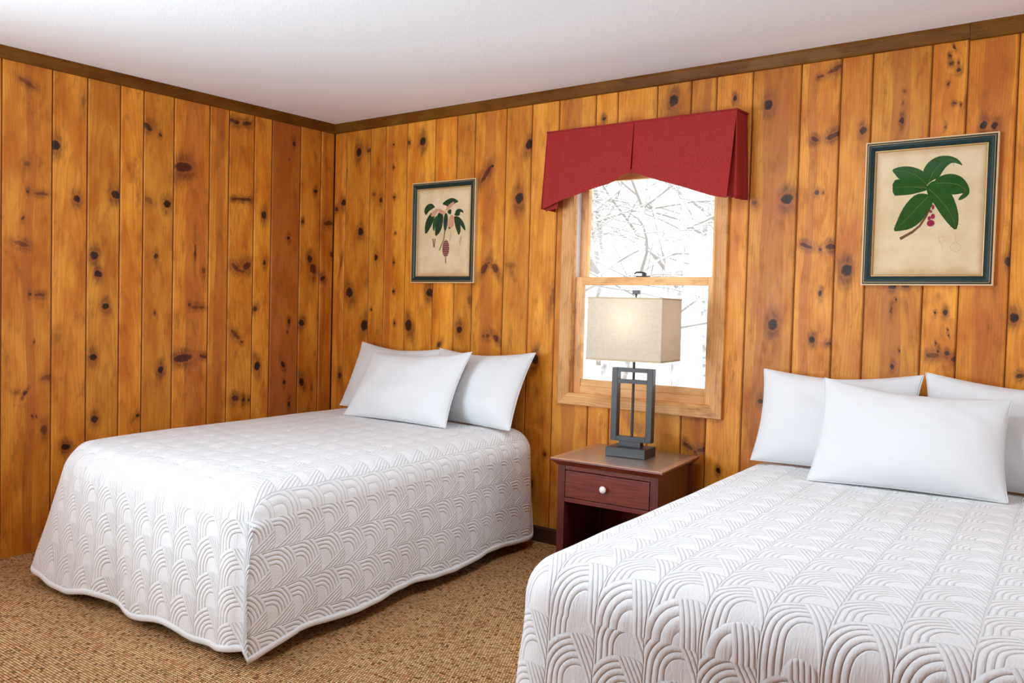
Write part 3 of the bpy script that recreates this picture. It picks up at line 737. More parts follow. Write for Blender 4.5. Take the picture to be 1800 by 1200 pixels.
def build_window(name, hole, loc=(0, 0, 0), rz=0.0, cw=0.066):
    u0, u1, z0, z1 = hole
    w = empty(name, loc, rz, kind='structure')
    iu0, iu1, iz0, iz1 = u0 + 0.014, u1 - 0.014, z0 + 0.016, z1 - 0.012
    ou0, ou1, oz0, oz1 = iu0 - cw, iu1 + cw, iz0 - cw + 0.004, iz1 + cw
    casing_board(w, [(ou0, oz0), (ou0, oz1), (iu0, iz1), (iu0, iz0)], M['casing_v'])
    casing_board(w, [(ou1, oz1), (ou1, oz0), (iu1, iz0), (iu1, iz1)], M['casing_v'])
    casing_board(w, [(ou1, oz0), (ou0, oz0), (iu0, iz0), (iu1, iz0)], M['casing_h'])
    casing_board(w, [(ou0, oz1), (ou1, oz1), (iu1, iz1), (iu0, iz1)], M['casing_h'])
    j0, j1, k0, k1 = u0 + 0.010, u1 - 0.010, z0 + 0.012, z1 - 0.010
    bx('jamb', u0, j0, -0.004, 0.12, z0, z1, M['sash_v'], w)
    bx('jamb', j1, u1, -0.004, 0.12, z0, z1, M['sash_v'], w)
    bx('jamb', j0, j1, -0.004, 0.12, k1, z1, M['sash_h'], w)
    bx('sill', j0, j1, -0.004, 0.14, z0, k0, M['sash_h'], w)
    zm = 1.444
    bx('jamb_stop', j0, j0 + 0.006, 0.004, 0.024, k0, k1, M['sash_v'], w, 0.001)
    bx('jamb_stop', j1 - 0.006, j1, 0.004, 0.024, k0, k1, M['sash_v'], w, 0.001)
    bx('jamb_liner', j0, j0 + 0.003, 0.026, 0.115, k0, k1, M['vinyl'], w)
    bx('jamb_liner', j1 - 0.003, j1, 0.026, 0.115, k0, k1, M['vinyl'], w)
    s0, s1 = j0 + 0.004, j1 - 0.004
    lo = empty('lower_sash'); lo.parent = w
    st = 0.044
    bx('stile', s0, s0 + st, 0.028, 0.060, k0, zm, M['sash_v'], lo, 0.002)
    bx('stile', s1 - st, s1, 0.028, 0.060, k0, zm, M['sash_v'], lo, 0.002)
    bx('meeting_rail', s0 + st, s1 - st, 0.0285, 0.060, zm - 0.042, zm, M['sash_h'], lo, 0.002)
    bx('bottom_rail', s0 + st, s1 - st, 0.0285, 0.060, k0, k0 + 0.042, M['sash_h'], lo, 0.002)
    bx('lift_rail', s0 + st, s1 - st, 0.034, 0.060, k0 + 0.042, k0 + 0.077, M['sash_h'], lo, 0.002)
    bx('pane', s0 + st - .004, s1 - st + .004, 0.044, 0.048, k0 + 0.07, zm - 0.04, M['glass'], lo)
    upx = empty('upper_sash'); upx.parent = w
    y0, y1 = 0.066, 0.098
    bx('stile', s0, s0 + st, y0, y1, zm - 0.04, k1, M['sash_v'], upx, 0.002)
    bx('stile', s1 - st, s1, y0, y1, zm - 0.04, k1, M['sash_v'], upx, 0.002)
    bx('top_rail', s0 + st, s1 - st, y0, y1, k1 - 0.055, k1, M['sash_h'], upx, 0.002)
    bx('meeting_rail', s0 + st, s1 - st, y0, y1, zm - 0.04, zm, M['sash_h'], upx, 0.002)
    bx('pane', s0 + st - .004, s1 - st + .004, 0.080, 0.084, zm - .005, k1 - 0.05, M['glass'], upx)
    lk = empty('sash_lock'); lk.parent = w
    um = (u0 + u1) / 2 - 0.006
    lb = bmesh.new()
    box(lb, um - 0.035, um + 0.035, 0.030, 0.058, zm, zm + 0.006)
    obj('lock_plate', lb, M['bronze'], lk, bevel=0.002)
    lb = bmesh.new()
    lathe(lb, [(0.012, zm + 0.006), (0.012, zm + 0.018), (0.008, zm + 0.022)], 14, (um + 0.006, 0.046, 0))
    obj('lock_cam', lb, M['bronze'], lk, smooth=False)
    lb = bmesh.new()
    tube(lb, [(um + 0.012, 0.046, zm + 0.020), (um - 0.012, 0.040, zm + 0.024), (um - 0.034, 0.034, zm + 0.024), (um - 0.042, 0.032, zm + 0.016)], [0.005, 0.005, 0.005, 0.004], 8)
    obj('lock_lever', lb, M['bronze'], lk, smooth=True)
    return w


build_window('window_1', WIN)
build_window('added_window_2', ADDED_WIN_SIDE, rz=R(90))  # added window, unseen, frames the side fill light
build_window('added_window_3', ADDED_WIN_FRONT, loc=(0, YF, 0), rz=R(180))  # likewise added, around the front fill behind the camera
build_window('added_window_4', ADDED_WIN_RIGHT, loc=(XR, 0, 0), rz=R(-90))  # invented to hold the right-hand fill, out of view

# ---------------------------------------------------------------- beds
def smooth01(t):
    t = max(0.0, min(1.0, t))
    return t * t * (3 - 2 * t)


def bed(quad, ztop, seed, names, fin=None, hem_fn=None, fold=0.02, soft=0.0):
    """quad: head-left, head-right, foot-right, foot-left of the top (x, y)"""
    HL, HR, FR, FL = [Vector((*q, 0)) for q in quad]

    def at(a, b):                         # a 0..1 left to right, b 0..1 foot to head
        return (FL * (1 - a) + FR * a) * (1 - b) + (HL * (1 - a) + HR * a) * b
    W, L = (FR - FL).length, (HL - FL).length

    # the bed under the cloth
    root = empty('bed', at(0.5, 0.5), 0, names, 'bed', 'beds')
    base = at(0.5, 0.5)

    def slab(name, m_in, z0, z1, mat, bev):
        bm = bmesh.new()
        cs = [at(m_in / W, m_in / L), at(1 - m_in / W, m_in / L), at(1 - m_in / W, 1 - m_in / L), at(m_in / W, 1 - m_in / L)]
        lo_ = [bm.verts.new(c - base + Vector((0, 0, z0))) for c in cs]
        hi_ = [bm.verts.new(c - base + Vector((0, 0, z1))) for c in cs]
        for i in range(4): bm.faces.new((lo_[i], lo_[(i + 1) % 4], hi_[(i + 1) % 4], hi_[i]))
        bm.faces.new(lo_[::-1]); bm.faces.new(hi_)
        return obj(name, bm, mat, root, bevel=bev, segs=3)
    slab('mattress', 0.15, 0.36, ztop - 0.05, M['mattress'], 0.08)
    slab('box_spring', 0.13, 0.17, 0.36, M['mattress'], 0.01)
    for a, b in ((.12, .08), (.88, .08), (.12, .92), (.88, .92)):
        c = at(a, b) - base
        bm = bmesh.new()
        lathe(bm, [(0.022, 0.0), (0.028, 0.02), (0.02, 0.05), (0.02, 0.17)], 12, c)
        obj('leg', bm, M['steel'], root)

    # outline of the top, walked foot-left -> foot-right -> head-right -> head-left, rounded at the corners
    rc = 0.13
    per = []                              # (a_m, b_m, normal a, normal b, section, along)
    ns, nf, nc = 150, 110, 8

    def seg(n, f):
        for i in range(n): per.append(f(i / n))
    r2 = rc
    seg(nf, lambda t: (rc + (W - rc - r2) * t, 0.0, 0, -1, 'foot'))
    seg(nc, lambda t: (W - r2 + r2 * math.sin(t * math.pi / 2), r2 - r2 * math.cos(t * math.pi / 2), math.sin(t * math.pi / 2), -math.cos(t * math.pi / 2), 'foot' if t < .5 else 'right'))
    seg(ns, lambda t: (W, r2 + (L - rc - r2) * t, 1, 0, 'right'))
    seg(nc, lambda t: (W - rc + rc * math.cos(t * math.pi / 2), L - rc + rc * math.sin(t * math.pi / 2), math.cos(t * math.pi / 2), math.sin(t * math.pi / 2), 'right' if t < .5 else 'head'))
    seg(30, lambda t: (W - rc - (W - 2 * rc) * t, L, 0, 1, 'head'))
    seg(nc, lambda t: (rc - rc * math.sin(t * math.pi / 2), L - rc + rc * math.cos(t * math.pi / 2), -math.sin(t * math.pi / 2), math.cos(t * math.pi / 2), 'head' if t < .5 else 'left'))
    seg(ns, lambda t: (0.0, L - rc - (L - 2 * rc) * t, -1, 0, 'left'))
    seg(nc, lambda t: (rc - rc * math.cos(t * math.pi / 2), rc - rc * math.sin(t * math.pi / 2), -math.cos(t * math.pi / 2), -math.sin(t * math.pi / 2), 'left' if t < .5 else 'foot'))
    n = len(per)
    rr = 0.12
    NB, ND = 10, 34
    bm = bmesh.new()
    uvl = bm.loops.layers.uv.new('cloth')
    info = {}

    def nz(x, y, s): return mnoise.noise(Vector((x, y, seed * 3.1 + s)))

    def crown_z(a, b):
        e = min(a, W - a, b, L - b + 0.3)
        return -0.012 * (1 - smooth01(e / 0.3)) + 0.004 * nz(a * 3, b * 3, 9)

    def vert(a, b, z, u, v):
        tt = max(0.0, min(1.0, (ztop - 0.05 - z) / (ztop - 0.1)))
        wl_ = math.exp(-((a / 0.30) ** 2 + (b / 0.30) ** 2)) * (1 - tt) ** 1.2
        a, b = a + soft * wl_, b + 0.8 * soft * wl_
        vv = bm.verts.new(at(a / W, b / L) + Vector((0, 0, z)))
        info[vv] = (a, b)
        return vv
    rows = []
    zedge = ztop
    for k in range(NB + ND + 1):
        row = []
        for i, (a, b, na, nb, sec) in enumerate(per):
            cz = crown_z(min(max(a, 0.02), W - 0.02), min(max(b, 0.02), L))
            if k <= NB:
                ph = k / NB * math.pi / 2
                o_, z = -rr + rr * math.sin(ph), ztop + cz - rr + rr * math.cos(ph)
                if fin and sec == 'right' and b < 0.22:
                    ext = fin * 0.45 * (k / NB) ** 2 * max(0.0, 1 - b / 0.22) ** 1.6
                    row.append(vert(a + na * o_, b + nb * o_ - ext, z, 0, 0))
                    continue
                row.append(vert(a + na * o_, b + nb * o_, z, 0, 0))
                continue
            t = (k - NB) / ND
            along = a if sec in ('foot', 'head') else b
            if sec == 'head':
                hem = 0.30
            else:
                hem = hem_fn(sec, a, b) if hem_fn else 0.035
            z = (ztop + cz - rr) * (1 - t) + hem * t
            o_ = 0.006 * t
            if sec != 'head':
                # cloth hangs in soft folds that deepen towards the hem
                f = nz(a * 3.6 + 3, b * 3.6, 1.0) + 0.5 * nz(a * 8, b * 8, 2.0)
                o_ += (0.012 + fold * f) * t ** 1.3
                o_ += 0.006 * nz(a * 5, b * 5 + t * 2.5, 4.0) * smooth01(t * 3)
                if sec == 'foot' and a < 0.5:
                    o_ += 0.035 * t * (1 - a / 0.5)
            if fin and sec in ('foot', 'right'):
                # surplus cloth at the near corner folds into a sharp upright pleat
                ca, cb = W, 0.0
                dist_ = math.hypot(a - ca, b - cb)
                if sec == 'foot':
                    o_ -= 0.02 * math.exp(-((W - a) / 0.09) ** 2) * smooth01(t * 1.5)
                if sec == 'right' and b < 0.22:
                    ext = fin * (0.45 + 0.55 * smooth01(t * 1.8)) * max(0.0, 1 - b / 0.22) ** 1.6
                    row.append(vert(W + o_ + 0.004, b - ext, z, 0, 0))
                    continue
            row.append(vert(a + na * o_, b + nb * o_, z, 0, 0))
        rows.append(row)

    def uv_for(v, sec, k):
        a, b = info[v]
        zdrop = max(0.0, ztop - v.co.z)
        if k < NB: return (a, b)
        if sec == 'foot': return (a, -zdrop)
        if sec == 'right': return (W + zdrop, b)
        if sec == 'left': return (-zdrop, b)
        return (a, L + zdrop)
    for k in range(NB + ND):
        for i in range(n):
            j = (i + 1) % n
            f = bm.faces.new((rows[k][i], rows[k + 1][i], rows[k + 1][j], rows[k][j]))
            f.smooth = True
            for lp in f.loops: lp[uvl].uv = uv_for(lp.vert, per[i][4], k)
    # the flat top: rings shrinking towards the middle line
    prev = rows[0]
    NT_ = 26
    for k in range(1, NT_ + 1):
        s_ = 1 - k / NT_
        cur = []
        for i in range(n):
            a, b = info[rows[0][i]]
            ia = W / 2 + (a - W / 2) * s_
            ib = L / 2 + (b - L / 2) * (0.25 + 0.75 * s_)
            cur.append(vert(ia, ib, ztop + crown_z(ia, ib), 0, 0))
        for i in range(n):
            j = (i + 1) % n
            f = bm.faces.new((prev[i], prev[j], cur[j], cur[i]))
            f.smooth = True
            for lp in f.loops: lp[uvl].uv = info[lp.vert]
        prev = cur
    hem_pts = [(rows[-1][i].co.copy(), rows[-4][i].co.copy(), per[i]) for i in range(n)]
    me = bpy.data.meshes.new('bedspread')
    bmesh.ops.remove_doubles(bm, verts=prev, dist=0.002)
    bmesh.ops.recalc_face_normals(bm, faces=bm.faces)
    bm.to_mesh(me); bm.free()
    me.materials.append(M['quilt'])
    spread = bpy.data.objects.new('bedspread', me)
    col.objects.link(spread)
    spread.parent = root
    spread.location = -base
    spread['label'] = 'white quilted bedspread stitched with fans'
    sol = spread.modifiers.new('thickness', 'SOLIDIFY')
    sol.thickness = 0.006
    sol.offset = -1
    # bound edge of the cloth
    hb = bmesh.new()
    ring = []
    for co_, up_, (a, b, na, nb, sec) in hem_pts:
        nrm = (at((a + na) / W, (b + nb) / L) - at(a / W, b / L)).normalized()
        d = (up_ - co_); d.normalize()
        top_ = co_ + d * 0.022
        ring.append([hb.verts.new(co_ + nrm * 0.002), hb.verts.new(top_ + nrm * 0.0022), hb.verts.new(co_ + d * 0.011 + nrm * 0.0036), hb.verts.new(co_ - d * 0.004 - nrm * 0.004), hb.verts.new(co_ + d * 0.02 - nrm * 0.007)])
    order = (1, 2, 0, 3, 4)
    for i in range(n):
        j = (i + 1) % n
        for q in range(5):
            hb.faces.new((ring[i][order[q]], ring[j][order[q]], ring[j][order[(q + 1) % 5]], ring[i][order[(q + 1) % 5]]))
    obj('hem', hb, M['hem'], spread, smooth=True, label='plain white bound hem along the bottom edge')
    return spread


def hem_left(sec, a, b):
    W_ = 1.47
    if sec == 'foot':
        w = 0.040 + 0.016 * math.sin(a * 13.0 + 0.6) - 0.006 * a
        return max(0.022, w)
    if sec == 'right':
        return 0.026 + 0.034 * smooth01(b / 0.25) + 0.006 * math.sin(b * 9)
    return 0.05


def hem_right(sec, a, b): return 0.04 + 0.01 * math.sin((a + b) * 9)


ZB = 0.635
bed([(0.23, -0.05), (1.745, -0.05), (1.955, -2.05), (0.43, -2.09)], ZB, 1,
    'bed under a white quilted bedspread, in the corner where the two plank walls meet',
    fin=0.085, hem_fn=hem_left, fold=0.026, soft=0.085)
bed([(2.94, -0.05), (4.46, -0.05), (4.62, -2.08), (3.095, -2.08)], ZB, 2,
    'bed under a white quilted bedspread, nearest the camera, below the broad-leaf print',
    fin=None, hem_fn=hem_right, fold=0.02)


# ---------------------------------------------------------------- pillows
def pillow(TL, TR, BR, BL, T, seed, label, group, back=0.55, pinch=0.065, sag=0.0):
    TL, TR, BR, BL = [Vector(q) for q in (TL, TR, BR, BL)]
    c = (TL + TR + BR + BL) / 4
    ex, ez = ((TR + BR) - (TL + BL)).normalized(), ((TL + TR) - (BL + BR)).normalized()
    nrm = ex.cross(ez).normalized()       # faces the room (-y)
    if nrm.y > 0: nrm = -nrm
    N = 44
    bm = bmesh.new()

    def nz(x, y, s): return mnoise.noise(Vector((x, y, seed * 5.3 + s)))

    def base(a, b):
        a2 = a * (1 - pinch * (1 - b * b) ** 1.0 * abs(a))
        b2 = b * (1 - (pinch * (2.6 if b > 0 else 0.5)) * (1 - abs(a) ** 1.6) * abs(b) ** 1.5)
        s, t = (a2 + 1) / 2, (b2 + 1) / 2
        return (BL * (1 - s) + BR * s) * (1 - t) + (TL * (1 - s) + TR * s) * t

    def thick(a, b):
        e = (max(0.0, 1 - abs(a) ** 2.6) ** 0.62) * (max(0.0, 1 - abs(b) ** 2.4) ** 0.62)
        lower = 1 + 0.16 * (-b) * (1 - b * b)
        return T * e * lower
    # wrinkles run in from the corners and edges
    def crease(a, b):
        r = 0.0
        for sa in (-1, 1):
            for sb in (-1, 1):
                da, db = a - sa, b - sb
                rad = math.hypot(da, db * 0.7)
                ang = math.atan2(db * sb * -1, da * sa * -1)
                r += 0.006 * math.sin(ang * 9 + seed) * math.exp(-(rad / 0.38) ** 2) * smooth01(rad / 0.15)
        r += 0.014 * nz(a * 1.6, b * 1.6, 1) + 0.006 * nz(a * 4 + b * 2, b * 3, 2)
        return r
    def par(i): return math.sin((i / N * 2 - 1) * math.pi / 2) * 0.6 + (i / N * 2 - 1) * 0.4
    front, rear = [], []
    for i in range(N + 1):
        fr, re = [], []
        for j in range(N + 1):
            # finer rows towards the seams
            a, b = par(i), par(j)
            p0 = base(a, b)
            t = thick(a, b)
            w = t / T
            fr.append(bm.verts.new(p0 + nrm * (t + crease(a, b) * w)))
            re.append(fr[-1] if i in (0, N) or j in (0, N) else bm.verts.new(p0 - nrm * t * back))
        front.append(fr); rear.append(re)
    for i in range(N):
        for j in range(N):
            bm.faces.new((front[i][j], front[i + 1][j], front[i + 1][j + 1], front[i][j + 1]))
            q = (rear[i][j], rear[i][j + 1], rear[i + 1][j + 1], rear[i + 1][j])
            bm.faces.new(q)
    o = obj('pillow', bm, M['pillow'], smooth=True)
    tag(o, label, 'pillow', group)
    # stitched seam round the edge of the case
    rim = [base(par(i), -1.0) for i in range(N)] + [base(1.0, par(j)) for j in range(N)] + [base(par(N - i), 1.0) for i in range(N)] + [base(-1.0, par(N - j)) for j in range(N + 1)]
    sb_ = bmesh.new()
    tube(sb_, rim, [0.0022] * len(rim), 5, cap=False)
    obj('seam', sb_, M['pillow'], o, smooth=True)
    return o


pillow((0.393, -0.09, 1.036), (1.072, -0.09, 1.022), (1.06, -0.26, 0.642), (0.373, -0.25, 0.648), 0.085, 1,
       'white pillow against the wall on the corner bed, the one deepest in the corner', 'pillows', 0.5)
pillow((1.054, -0.10, 1.028), (1.742, -0.10, 1.036), (1.752, -0.325, 0.640), (1.10, -0.26, 0.642), 0.095, 2,
       'white pillow on the corner bed, leaning on the wall nearest the window', 'pillows', 0.5)
pillow((0.69, -0.285, 0.997), (1.454, -0.285, 1.030), (1.46, -0.492, 0.640), (0.692, -0.502, 0.640), 0.085, 3,
       'white pillow in front of the two wall pillows on the corner bed', 'pillows', 0.6)
pillow((2.995, -0.09, 1.028), (3.657, -0.09, 1.042), (3.675, -0.26, 0.642), (3.015, -0.26, 0.642), 0.085, 4,
       'white pillow against the wall on the near bed, the one closest to the nightstand', 'pillows', 0.5)
pillow((3.664, -0.09, 1.054), (4.35, -0.09, 1.03), (4.36, -0.26, 0.642), (3.69, -0.26, 0.642), 0.085, 5,
       'white pillow against the wall on the near bed, the one furthest from the nightstand', 'pillows', 0.5)
pillow((3.325, -0.285, 1.019), (3.999, -0.285, 0.985), (4.022, -0.455, 0.640), (3.353, -0.535, 0.640), 0.09, 6,
       'large white pillow in front of the two wall pillows on the near bed', 'pillows', 0.6)

# ---------------------------------------------------------------- nightstand
ZN = 0.59
NSF = Vector((2.188, -0.588, 0))
_ex, _ey = Vector((math.cos(R(2.2)), math.sin(R(2.2)), 0)), Vector((-math.sin(R(8.5)), math.cos(R(8.5)), 0))
NW, ND_ = 0.567, 0.53
ns = empty('nightstand', NSF + _ex * NW / 2 + _ey * ND_ / 2, 0, 'dark cherry nightstand with one drawer, standing under the window between the beds', 'nightstand')


def nsf(x, y, z):
    return _ex * (x - NW / 2) + _ey * (y - ND_ / 2) + Vector((0, 0, z))


def nsb(name, x0, x1, y0, y1, z0, z1, mat, parent=ns, bevel=0.0015, label=None):
    return bx(name, x0, x1, y0, y1, z0, z1, mat, parent, bevel, nsf, 2, label)


top = empty('top'); top.parent = ns
# slab with a splayed under-edge, a raised wooden border and a flat inset
tb = bmesh.new()
lo_ = [tb.verts.new(nsf(x, y, ZN - 0.034)) for x, y in ((.028, .028), (NW - .028, .028), (NW - .028, ND_ - .01), (.028, ND_ - .01))]
mi_ = [tb.verts.new(nsf(x, y, ZN - 0.010)) for x, y in ((0, 0), (NW, 0), (NW, ND_), (0, ND_))]
hi_ = [tb.verts.new(nsf(x, y, ZN - 0.004)) for x, y in ((.001, .001), (NW - .001, .001), (NW - .001, ND_), (.001, ND_))]
for A, B in ((lo_, mi_), (mi_, hi_)):
    for i in range(4): tb.faces.new((A[i], A[(i + 1) % 4], B[(i + 1) % 4], B[i]))
tb.faces.new(lo_[::-1]); tb.faces.new(hi_)
obj('top_slab', tb, M['cherry_x'], top, bevel=0.002)
be = 0.036


def border(pts, mat):
    bm = bmesh.new()
    a = [bm.verts.new(nsf(x, y, ZN - 0.004)) for x, y in pts]
    b = [bm.verts.new(nsf(x, y, ZN)) for x, y in pts]
    for i in range(4): bm.faces.new((a[i], a[(i + 1) % 4], b[(i + 1) % 4], b[i]))
    bm.faces.new(a[::-1]); bm.faces.new(b)
    obj('edge_band', bm, mat, top, bevel=0.0008)


e0 = 0.002
border([(e0, e0), (NW - e0, e0), (NW - be, be), (be, be)], M['top_edge'])
border([(NW - e0, e0), (NW - e0, ND_), (NW - be, ND_), (NW - be, be)], M['top_edge'])
border([(e0, e0), (be, be), (be, ND_), (e0, ND_)], M['top_edge'])
nsb('inset_panel', be + .0005, NW - be - .0005, be + .0005, ND_, ZN - 0.004, ZN - 0.0006, M['top_inset'], top, 0.0)

X0, X1, Y0, Y1 = 0.030, NW - 0.030, 0.032, ND_ - 0.014
PW = 0.038
for (px_, py_) in ((X0, Y0), (X1 - PW, Y0), (X0, Y1 - PW), (X1 - PW, Y1 - PW)):
    nsb('leg', px_, px_ + PW, py_, py_ + PW, 0.0, ZN - 0.034, M['cherry_z'])
nsb('side_panel', X0 + .004, X0 + .018, Y0 + PW, Y1 - PW, 0.06, ZN - 0.034, M['cherry_z'])
nsb('side_panel', X1 - .018, X1 - .004, Y0 + PW, Y1 - PW, 0.06, ZN - 0.034, M['cherry_z'])
nsb('back_panel', X0 + PW, X1 - PW, Y1 - .016, Y1 - .004, 0.06, ZN - 0.034, M['cherry_x'])
nsb('top_rail', X0 + PW, X1 - PW, Y0 + .002, Y0 + .02, ZN - 0.054, ZN - 0.034, M['cherry_x'])
nsb('drawer_rail', X0 + PW, X1 - PW, Y0 + .002, Y0 + .02, 0.388, 0.408, M['cherry_x'])
nsb('divider', X0 + PW, X1 - PW, Y0 + .02, Y1 - .016, 0.390, 0.404, M['cherry_y'])
nsb('shelf', X0 + .02, X1 - .02, Y0 + .004, Y1 - .016, 0.080, 0.100, M['cherry_x'])
nsb('bottom_rail', X0 + PW, X1 - PW, Y0 + .002, Y0 + .02, 0.045, 0.080, M['cherry_x'])
dr = nsb('drawer', X0 + PW + .003, X1 - PW - .003, Y0 - .001, Y0 + .016, 0.411, ZN - 0.057, M['cherry_x'], ns, 0.002)
kb = bmesh.new()
lathe(kb, [(0.007, 0.0), (0.006, 0.008), (0.009, 0.012), (0.0155, 0.016), (0.0165, 0.021), (0.013, 0.026), (0.006, 0.029)], 20, nsf(NW / 2 - .005, Y0 - .001, 0.474), 'y')
obj('knob', kb, M['porcelain'], dr, smooth=True, label='white porcelain knob')

# ---------------------------------------------------------------- table lamp
lp = empty('table_lamp', (2.4337, -0.2763, ZN), R(8), 'table lamp with cream rectangular shade and dark metal frame base on the nightstand', 'lamp')
z_ = lambda z: z - ZN
bx('base', -0.098, 0.098, -0.0725, 0.0725, 0.0002, z_(0.633), M['gunmetal'], lp, 0.002)
bx('neck', -0.053, 0.055, -0.022, 0.022, z_(0.633), z_(0.658), M['gunmetal'], lp, 0.0015)
bx('post', -0.097, -0.068, -0.021, 0.021, z_(0.658), z_(1.003), M['gunmetal'], lp, 0.0015)
bx('post', 0.077, 0.106, -0.021, 0.021, z_(0.658), z_(1.003), M['gunmetal'], lp, 0.0015)
bx('crossbar', -0.068, 0.077, -0.021, 0.021, z_(0.658), z_(0.680), M['gunmetal'], lp, 0.001)
bx('crossbar', -0.068, 0.077, -0.021, 0.021, z_(0.984), z_(1.003), M['gunmetal'], lp, 0.001)
bx('crossbar', -0.068, 0.077, -0.021, 0.021, z_(0.931), z_(0.949), M['gunmetal'], lp, 0.001)
rb = bmesh.new()
lathe(rb, [(0.0065, z_(0.680)), (0.0065, z_(1.09)), (0.016, z_(1.095)), (0.016, z_(1.14)), (0.008, z_(1.145))], 16, (0.004, 0, 0))
obj('rod', rb, M['gunmetal'], lp, smooth=False)
hb_ = bmesh.new()
for s in (-1, 1):
    tube(hb_, [(0.004 + s * .012, 0, z_(1.10)), (0.004 + s * .055, 0, z_(1.14)), (0.004 + s * .06, 0, z_(1.22)), (0.004 + s * .03, 0, z_(1.315)), (0.004, 0, z_(1.325))], [0.002] * 5, 6)
hp = obj('harp', hb_, M['gunmetal'], lp)
bb2 = bmesh.new()
lathe(bb2, [(0.012, z_(1.145)), (0.014, z_(1.165)), (0.028, z_(1.195)), (0.031, z_(1.22)), (0.024, z_(1.245)), (0.008, z_(1.256))], 18, (0.004, 0, 0))
bulb_mat, bnt, bp = new_mat('warm_bulb')
bp.inputs['Emission Color'].default_value = (1.0, 0.92, 0.8, 1)
bp.inputs['Emission Strength'].default_value = 6.0
obj('bulb', bb2, bulb_mat, lp, smooth=True)
pl_ = bpy.data.lights.new('lamp_glow', 'POINT')
pl_.energy = 0.42
pl_.color = (1.0, 0.92, 0.80)
pl_.shadow_soft_size = 0.032
plo = bpy.data.objects.new('lamp_glow', pl_)
plo.location = (0.004, -0.035, z_(1.235))
plo.parent = lp
col.objects.link(plo)
SW, SD, SZ0, SZ1 = 0.3655, 0.274, z_(1.041), z_(1.331)
sh = empty('lamp_shade'); sh.parent = lp


def shade_ring(bm, s0, s1, z0, z1, th):
    def rect(s, z): return [Vector((sx * s * SW / 2, sy * (s * SD / 2 if True else 0), z)) for sx, sy in ((-1, -1), (1, -1), (1, 1), (-1, 1))]
    o0, o1 = rect(s0, z0), rect(s1, z1)
    i0 = [Vector((v.x - math.copysign(th, v.x), v.y - math.copysign(th, v.y), v.z)) for v in o0]
    i1 = [Vector((v.x - math.copysign(th, v.x), v.y - math.copysign(th, v.y), v.z)) for v in o1]
    V = [[bm.verts.new(q) for q in ring] for ring in (o0, o1, i1, i0)]
    for a, b in ((0, 1), (1, 2), (2, 3), (3, 0)):
        for i in range(4):
            bm.faces.new((V[a][i], V[a][(i + 1) % 4], V[b][(i + 1) % 4], V[b][i]))


# four linen faces, each its own panel, with trim at both rims
def shade_panel(i):
    cs = ((-1, -1), (1, -1), (1, 1), (-1, 1))
    a, b = cs[i], cs[(i + 1) % 4]
    bm = bmesh.new()
    V = [bm.verts.new((sx * SW / 2 * k, sy * SD / 2 * k, z)) for (sx, sy), z, k in ((a, SZ0, 1.0), (b, SZ0, 1.0), (b, SZ1, 0.99), (a, SZ1, 0.99))]
    bm.faces.new(V)
    obj('linen_panel', bm, M['shade'], sh)


for i in range(4): shade_panel(i)
for z0, z1, s in ((SZ0 - .001, SZ0 + .008, 1.004), (SZ1 - .006, SZ1 + .001, 0.996)):
    bm = bmesh.new(); shade_ring(bm, s, s, z0, z1, 0.003); obj('rim_trim', bm, M['shade_trim'], sh)
bm = bmesh.new()
tube(bm, [(-SW / 2 * .99, 0, SZ1 - .006), (SW / 2 * .99, 0, SZ1 - .006)], [.0022] * 2, 6)
obj('spider_bar', bm, M['gunmetal'], sh)
bm = bmesh.new()
lathe(bm, [(0.004, SZ1 - .006), (0.004, z_(1.343)), (0.007, z_(1.345)), (0.006, z_(1.351))], 12, (0.004, 0, 0))
box(bm, -0.012, 0.020, -0.010, 0.010, z_(1.350), z_(1.368))
obj('finial', bm, M['gunmetal'], lp, bevel=0.001)

# ---------------------------------------------------------------- valance
va = empty('window_valance', (2.307, -0.12, 2.196), 0, 'crimson pleated fabric valance with arched lower edge above the window', 'valance')
VT, VY = 2.196, -0.122
EDGE_L = [(1.774, 1.792), (1.797, 1.799), (1.862, 1.819), (1.967, 1.849), (2.10, 1.880), (2.184, 1.901), (2.216, 1.913), (2.264, 1.937), (2.303, 1.943)]
EDGE_R = [(2.311, 1.945), (2.359, 1.931), (2.443, 1.902), (2.573, 1.862), (2.66, 1.833), (2.738, 1.807), (2.79, 1.797), (2.846, 1.788)]


def edge_z(E, x):
    if x <= E[0][0]: return E[0][1]
    for (xa, za), (xb, zb) in zip(E, E[1:]):
        if x <= xb: return za + (zb - za) * (x - xa) / (xb - xa)
    return E[-1][1]


